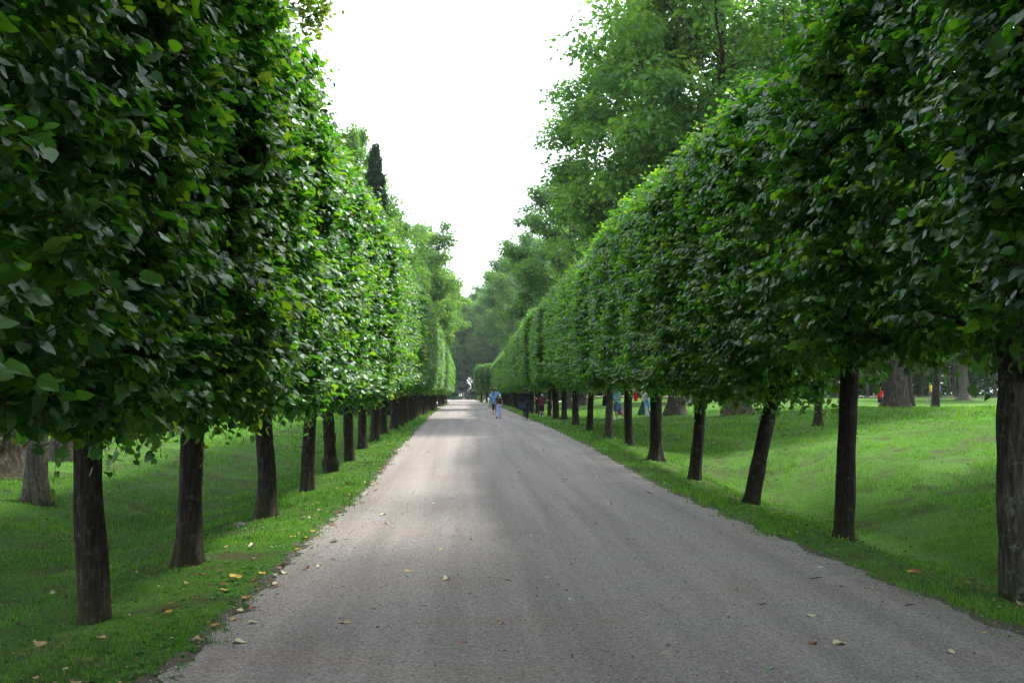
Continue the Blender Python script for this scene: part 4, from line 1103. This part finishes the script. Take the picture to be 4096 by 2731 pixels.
man = person('man in a black hooded top walking away with one arm raised to his head', g2, h2, -.05,
    dict(elbR=(.20,.05,.735), wrR=(.125,.12,.885), kneeL=(-.04,.0,.28), ankleL=(-.045,-.14,.09), toeL=(-.05,-.12,.02), ankleR=(.04,.05,.045)), top=cloth('black_hoodie', (.010,.011,.014)), sleeve='long', hem=.47,
    bottom=cloth('charcoal_trousers', (.022,.025,.035)), blen=.06, loose=1.05, shoes=cloth('grey_shoe', (.35,.36,.37)), hair='dark', hstyle='short', turn=-.3, slim=1.08,
    extra=lambda r, h, hd, J: obj('hood', fuse([((-.045*h,-.05*h,.81*h), .028*h, (.045*h,-.05*h,.81*h), .028*h), ((0,-.06*h,.80*h), .03*h, (0,-.055*h,.76*h), .022*h)], 'hood', cloth('black_hood', (.012,.013,.016)), .008), r))
q = Vector((g2.x-.20, g2.y-.14, g2.z+.99*h2/1.78))
solid_bag('shoulder_bag', 'dark navy bag hanging on the hip of the man in black', q, .36, .14, .32, cloth('navy_bag', (.020,.028,.05)), .1, [[(.08,-.02,-.02),(.02,-.03,.2),(.08,.02,.42),(.2,.10,.50)]])
g3, h3 = foot_and_height(2168, 1668, 1576.5)
child = person('child in pale blue cap, pink-and-black patterned shirt and black leggings stepping between the trunks', g3, h3, -.1,
    dict(elbL=(-.20,.02,.80), wrL=(-.33,.05,.88), elbR=(.20,.03,.765), wrR=(.31,.06,.735), kneeL=(-.05,.04,.28), ankleL=(-.09,-.10,.10), toeL=(-.11,-.06,.04), ankleR=(.03,.02,.045)),
    top=plain('pink_black_print', (.16,.03,.075), .9, .15, .95, 22), sleeve='short', hem=.50, bottom=cloth('black_leggings', (.013,.013,.015)), loose=.88, shoes=cloth('white_trainer', (.6,.6,.6)),
    hair='dark', hstyle='long', hlen=.18, turn=-1.2, slim=.95, extra=hat(cloth('pale_blue_cap', (.40,.52,.55), .25)))
g4, h4 = foot_and_height(2470, 1680, 1531)
teal = person('man in a teal T-shirt and blue denim shorts striding behind the lime trunks', g4, h4, math.pi/2,
    dict(kneeL=(-.05,.05,.285), ankleL=(-.05,.035,.045), kneeR=(.05,-.05,.29), ankleR=(.05,-.20,.07), elbL=(-.15,-.04,.64), wrL=(-.15,.06,.52)), skin=SKIN2,
    top=cloth('teal_shirt', (.13,.42,.42)), sleeve='short', hem=.46, bottom=cloth('denim_shorts', (.07,.11,.19)), bkind='shorts', blen=.2, loose=1.15, shoes=cloth('white_shoe2', (.6,.62,.64)), hair='dark', slim=1.18, belly=.075)
g5, h5 = foot_and_height(2462, 1679, 1533); g5.y += .75; g5.x -= .12; g5.z = Hf(g5.x, g5.y)
person('bare-legged walker in grey shorts half hidden behind the man in teal', g5, h5*.99, math.pi/2,
    dict(kneeL=(-.05,.02,.285), ankleL=(-.05,.03,.045), kneeR=(.05,.09,.29), ankleR=(.05,.02,.05)), skin=SKIN2, top=cloth('dark_grey_shirt', (.06,.06,.07)), sleeve='short', hem=.47,
    bottom=cloth('grey_shorts', (.13,.14,.17)), bkind='shorts', blen=.2, loose=1.1, shoes=cloth('pale_shoe', (.5,.52,.55)), hair='brown', slim=1.05)
solid_bag('backpack', 'black backpack worn on the front of the bare-legged walker', Vector((g5.x-.33, g5.y-.28, g5.z+1.22)), .22, .30, .52, cloth('black_bag', (.012,.013,.018)), .3, [[(.06,.0,-.02),(.15,-.05,.20),(.30,-.05,.28)]], cat='backpack')
solid_bag('tote_bag', 'grey shopping bag hanging low behind the legs of the man in teal', Vector((g4.x+.22, g4.y+.35, g4.z+.66)), .40, .10, .42, cloth('grey_bag', (.25,.27,.27)), .1, [arc(.10, .22)])
g6, h6 = foot_and_height(2586, 1666, 1557)
def jacket(root, h, hd, J):
    m = cloth('blue_jacket', (.02,.22,.42))
    obj('jacket', fuse([((-.05*h,0,.575*h), .072*h, (.05*h,0,.575*h), .072*h), ((-.07*h,-.02*h,.55*h), .05*h, (-.085*h,-.05*h,.36*h), .03*h), ((0,-.06*h,.55*h), .045*h, (0,-.09*h,.33*h), .032*h), ((-.1*h,.01*h,.55*h), .02*h, (-.1*h,.02*h,.40*h), .015*h)], 'jacket', m, .009), root)
person('walker in grey T-shirt and pale trousers with a bright blue jacket tied round the waist', g6, h6, math.pi/2,
    dict(elbL=(-.15,.0,.66), wrL=(-.12,.13,.62), elbR=(.15,.06,.68), wrR=(.09,.17,.66), ankleL=(-.05,.03,.045), ankleR=(.05,-.06,.05)), top=cloth('grey_tshirt', (.33,.35,.40)), sleeve='short', hem=.5,
    bottom=cloth('pale_trousers', (.40,.42,.50), .2), blen=.05, loose=1.2, shoes=cloth('yellow_shoe', (.55,.40,.04)), hair='dark', slim=1.0, extra=jacket)
g7, h7 = foot_and_height(2572, 1664, 1550); g7.y += .9; g7.x += .2; g7.z = Hf(g7.x, g7.y)
person('woman in white top and very wide dark green trousers behind the walker in grey', g7, h7*1.02, math.pi/2,
    dict(ankleL=(-.04,.16,.05), ankleR=(.04,-.18,.05), kneeL=(-.04,.14,.28), kneeR=(.04,-.12,.28), elbL=(-.14,.12,.82), wrL=(-.10,.26,.88), elbR=(.14,.10,.80), wrR=(.10,.25,.86)), top=cloth('white_top', (.62,.63,.68)), sleeve='short', hem=.5,
    bottom=cloth('dark_green_trousers', (.035,.075,.065), .25), bkind='skirt', blen=.07, loose=1.25, shoes=cloth('black_shoe2', (.02,.02,.02)), hair='dark', slim=1.0)
solid_bag('shopping_bag', 'bright red carrier bag held in front of the woman in wide green trousers', Vector((g7.x-.46, g7.y-.12, g7.z+1.28)), .17, .08, .48, cloth('red_bag', (.55,.012,.02)), .2, [arc(.04, .14)])
b = Bag()
for a in np.linspace(0, 6.28, 13): capsule(b, (0,0,0), .05, (math.cos(a)*.15, math.sin(a)*.05, math.sin(a)*.12), .02)
tag(obj('sun_hat', b.mesh('sun_hat', [plain('pink_hat', (.62,.30,.38), .9, .2, .3, 30)], True), None, (g7.x-.52, g7.y-.3, g7.z+1.42)), 'pink and white sun hat held up by the woman in wide green trousers', 'hat')
solid_bag('tote_bag', 'white cloth bag on the back of the woman in wide green trousers', Vector((g7.x+.25, g7.y-.12, g7.z+1.30)), .26, .07, .42, cloth('white_cloth_bag', (.6,.62,.66)), .1, [arc(.05, .12)])
# further away
def far_person(label, u, vf, vh, Y, rz, pose=None, **kw):
    g, h = foot_and_height(u, vf, vh, Y)
    if abs(h) > 2 or h < .7: h = 1.2
    return person(label, g, h, rz, pose, vox=.018, **kw)
walkL = dict(ankleL=(-.04,.16,.05), ankleR=(.04,-.17,.07), kneeL=(-.045,.09,.28), kneeR=(.045,-.05,.28))
gx_ = at(3519, 1560, 52)
person('small fair-haired child in a red T-shirt beside the massive old tree', Vector((gx_.x, 52, Hf(gx_.x, 52))), 1.12, .2, top=cloth('red_tshirt', (.55,.02,.03)), bottom=cloth('navy_shorts', (.02,.03,.06)), bkind='shorts', blen=.2, shoes=cloth('s1', (.3,.3,.3)), hair='fair', vox=.014)
gx_ = at(2458, 1587, 98)
person('runner in a blue vest and shorts far off by the pale cross path', Vector((gx_.x, 98, Hf(gx_.x, 98))), 1.5, math.pi/2, walkL, top=cloth('blue_vest', (.03,.09,.40)), sleeve='none', bottom=cloth('blue_shorts', (.04,.10,.38)), bkind='shorts', blen=.35, shoes=cloth('s2', (.5,.5,.5)), vox=.018)
gx_ = at(3725, 1560, 88)
person('walker in a yellow T-shirt and blue cap on the far cross path', Vector((gx_.x, 88, Hf(gx_.x, 88))), 1.7, .5, walkL, top=cloth('yellow_tshirt', (.50,.42,.05)), bottom=cloth('grey_far_shorts', (.1,.1,.1)), bkind='shorts', blen=.2, shoes=cloth('s3', (.4,.4,.4)), vox=.018, extra=hat(cloth('blue_cap', (.25,.42,.62))))
gx_ = at(3755, 1560, 92)
person('walker in a blue and pink top on the far cross path', Vector((gx_.x, 92, Hf(gx_.x, 92))), 1.65, .5, walkL, top=cloth('violet_top', (.25,.20,.50)), bottom=cloth('dark_far_trousers', (.03,.03,.05)), shoes=cloth('s4', (.4,.4,.4)), vox=.018)
far_person('woman in a short black dress striding left at the crossing', 1828, 1599, 1570, 222, math.pi/2, walkL, top=cloth('black_dress', (.015,.015,.018)), hem=.45, sleeve='cap', bottom=cloth('black_dress_skirt', (.015,.015,.018)), bkind='skirt', blen=.34, loose=.9, shoes=cloth('s5', (.02,.02,.02)), hair='fair', hstyle='long', hlen=.1)
far_person('figure dressed all in white at the crossing', 1839, 1598, 1571, 224, math.pi/2, walkL, top=cloth('white_suit', (.8,.8,.8)), sleeve='long', bottom=cloth('white_trousers', (.8,.8,.8)), loose=1.2, shoes=cloth('s6', (.6,.6,.6)), hair='fair')
far_person('woman in white blouse and black shorts at the crossing', 1846, 1599, 1568.5, 221, math.pi/2, walkL, top=cloth('white_blouse', (.75,.76,.8)), sleeve='long', hem=.47, bottom=cloth('black_shorts', (.015,.015,.02)), bkind='shorts', blen=.35, shoes=cloth('s7', (.6,.6,.6)), hair='brown')
far_person('woman in a short bright green dress at the crossing', 1855, 1599, 1569.5, 221.5, math.pi/2, walkL, top=cloth('green_dress', (.01,.22,.12)), hem=.45, sleeve='cap', bottom=cloth('green_dress_skirt', (.01,.22,.12)), bkind='skirt', blen=.36, loose=.9, shoes=cloth('s8', (.6,.6,.6)), hair='fair')
far_person('dark-clothed figure standing beyond the green dress', 1860, 1593, 1566, 232, 0, top=cloth('dark_top', (.03,.03,.04)), sleeve='long', bottom=cloth('dark_bottom', (.03,.03,.04)), shoes=cloth('s9', (.02,.02,.02)), hair='dark')
far_person('figure in a teal-grey T-shirt and navy trousers standing with back turned', 1868, 1594, 1575, 234, 0, top=cloth('teal_grey_top', (.10,.22,.25)), sleeve='short', bottom=cloth('navy_bottom', (.015,.02,.05)), shoes=cloth('s10', (.02,.02,.02)), hair='dark', slim=1.2)

# fountain plume at the end
rs = np.random.default_rng(5)
fx = at(1853, 1570, 252).x; fz = Hf(fx, 252)
root = tag(empty('fountain', (fx, 252, fz)), 'white fountain plume behind the walkers at the far end', 'fountain')
b = Bag(); n = 2600
t = rs.uniform(0,1,n); z = .6+2.9*t; rad = (.12+.75*(1-np.abs(t-.55)*1.4).clip(0))*np.sqrt(rs.uniform(0,1,n))
a = rs.uniform(0,6.28,n); P = np.stack([np.cos(a)*rad, np.sin(a)*rad, z], -1)
put_leaves(b, P, rs.normal(0,1,(n,3)), rs.normal(0,1,(n,3)), rs.uniform(.08,.2,n), np.full(n,.5), 'diamond')
obj('spray', b.mesh('spray', [plain('water_spray', (.85,.87,.9), .3, .5, .05)]), root)
b = Bag(); tube(b, [(0,0,-.1),(0,0,.25),(0,0,.42),(0,0,.5),(0,0,.62)], [1.3,1.35,1.5,1.45,.3], 28)
obj('basin', b.mesh('basin', [plain('basin_stone', (.42,.38,.32), .8)], True), root)
px_ = at(1869, 1580, 246).x
root = tag(empty('stone_pedestal', (px_, 246, Hf(px_, 246))), 'tan stone pedestal behind the figure in the teal-grey T-shirt', 'pedestal')
b = Bag(); tube(b, [(0,0,-.1),(0,0,.25),(0,0,.3),(0,0,2.3),(0,0,2.35),(0,0,2.6)], [.8,.8,.6,.6,.75,.75], 4, cap=True)
obj('plinth', b.mesh('plinth', [plain('tan_stone', (.45,.36,.24), .8)]), root)

# low white globe lamps along the edge
LWHITE = plain('lamp_white', (.62,.61,.57), .5, .4, .08)
b = Bag(); tube(b, [(0,0,-.05),(0,0,.02),(0,0,.03),(0,0,.22),(0,0,.25),(0,0,.27)], [.09,.09,.055,.05,.085,.09], 16)
LPOST = b.mesh('lamp_post', [LWHITE], True)
b = Bag(); capsule(b, (0,0,.36), .105, (0,0,.37), .105, 18); LGLOBE = b.mesh('lamp_globe', [plain('lamp_globe', (.72,.72,.70), .3, .5, .03)], True)
for u, v, s, lab in [(1746, 1628, 1.0, 'frontmost low white globe lamp at the left grass edge'), (1748, 1620, 1.0, 'low white globe lamp just behind the frontmost left one'), (1765, 1620, .85, 'small globe lamp standing alone on the left grass'),
                  (1774, 1615, 1.1, 'first of two globe lamps side by side on the far left grass'), (1778, 1615, 1.1, 'second of two globe lamps side by side on the far left grass'),
                  (1952, 1607, 1.2, 'globe lamp further back of the two on the right grass tip'), (1957, 1613, 1.1, 'globe lamp in front of the two on the right grass tip')]:
    g = hit(u, v); root = tag(empty('garden_lamp', (g.x, g.y, g.z)), lab, 'lamp', 'low globe lamps'); root.scale = (s*1.15,)*3
    obj('post', LPOST, root); obj('globe', LGLOBE, root)
gx_ = at(2213, 1600, 86); root = tag(empty('garden_lamp', (gx_.x, 86, Hf(gx_.x, 86))), 'pale globe lamp beyond the burl trunk on the right lawn', 'lamp', 'low globe lamps'); root.scale = (1.5,)*3
obj('post', LPOST, root); obj('globe', LGLOBE, root)
#@ENDPEOPLE@

# ------------------------------------------------------------------ air, light, sky
def haze(density=.0016):
    me = bpy.data.meshes.new('haze'); bm = bmesh.new(); bmesh.ops.create_cube(bm, size=1)
    for v in bm.verts: v.co = Vector((v.co.x*1100, 425+v.co.y*960, 22+v.co.z*50))
    bm.to_mesh(me); bm.free()
    m, nt, ns, ln = new_mat('haze_air'); out = N(ns, 'ShaderNodeOutputMaterial')
    pv = N(ns, 'ShaderNodeVolumePrincipled'); pv.inputs['Density'].default_value = density
    pv.inputs['Color'].default_value = (.86,.93,1,1); pv.inputs['Anisotropy'].default_value = .2
    ln.new(pv.outputs[0], out.inputs['Volume']); me.materials.append(m)
    o = obj('haze', me); tag(o, kind='stuff', label='thin pale summer haze filling the park', cat='haze')
HAZE = 0.0002
if HAZE: haze(HAZE)

SUN_EL, SUN_AZ = math.radians(53), math.radians(58)       # azimuth measured from +y (ahead) towards +x (right)
sun = bpy.data.lights.new('sun', 'SUN'); sun.energy = 4.2; sun.angle = math.radians(8); sun.color = (1, .95, .86)
so = bpy.data.objects.new('sun', sun); COL.objects.link(so)
sd = Vector((math.sin(SUN_AZ)*math.cos(SUN_EL), math.cos(SUN_AZ)*math.cos(SUN_EL), math.sin(SUN_EL)))
so.rotation_euler = (-sd).to_track_quat('-Z', 'Y').to_euler()
so.location = (20, 20, 40)

w = bpy.data.worlds.new('World'); SC.world = w; w.use_nodes = True
nt = w.node_tree; nt.nodes.clear(); ns = nt.nodes; ln = nt.links
out = N(ns, 'ShaderNodeOutputWorld'); bg = N(ns, 'ShaderNodeBackground')
sky = N(ns, 'ShaderNodeTexSky'); sky.sky_type = 'NISHITA'; sky.sun_disc = False
sky.sun_elevation = SUN_EL; sky.sun_rotation = SUN_AZ; sky.air_density = 1.0; sky.dust_density = 4.0; sky.ozone_density = 1.0
# thin bright cloud sheet over the blue
tc = N(ns, 'ShaderNodeTexCoord'); cn = N(ns, 'ShaderNodeTexNoise'); cn.inputs['Scale'].default_value = 1.6; cn.inputs['Detail'].default_value = 4
ln.new(tc.outputs['Generated'], cn.inputs['Vector'])
cr = ramp(ns, [(.25, (.72,.72,.72)), (.7, (.9,.9,.9))]); ln.new(cn.outputs[0], cr.inputs[0])
mx = N(ns, 'ShaderNodeMix', data_type='RGBA'); mx.inputs[7].default_value = (12.0, 13.0, 14.0, 1)
ln.new(cr.outputs[0], mx.inputs[0]); ln.new(sky.outputs[0], mx.inputs[6]); ln.new(mx.outputs[2], bg.inputs[0])
bg.inputs[1].default_value = .14
ln.new(bg.outputs[0], out.inputs[0])

SC.view_settings.view_transform = 'Standard'; SC.view_settings.look = 'None'
SC.view_settings.exposure = 0.95; SC.view_settings.gamma = 1
SC.render.engine = 'CYCLES'
cy = SC.cycles
cy.max_bounces = 7; cy.diffuse_bounces = 4; cy.glossy_bounces = 2; cy.transmission_bounces = 5; cy.transparent_max_bounces = 4; cy.volume_bounces = 0
cy.use_adaptive_sampling = True; cy.adaptive_threshold = .02
cy.use_denoising = True
cy.caustics_reflective = False; cy.caustics_refractive = False
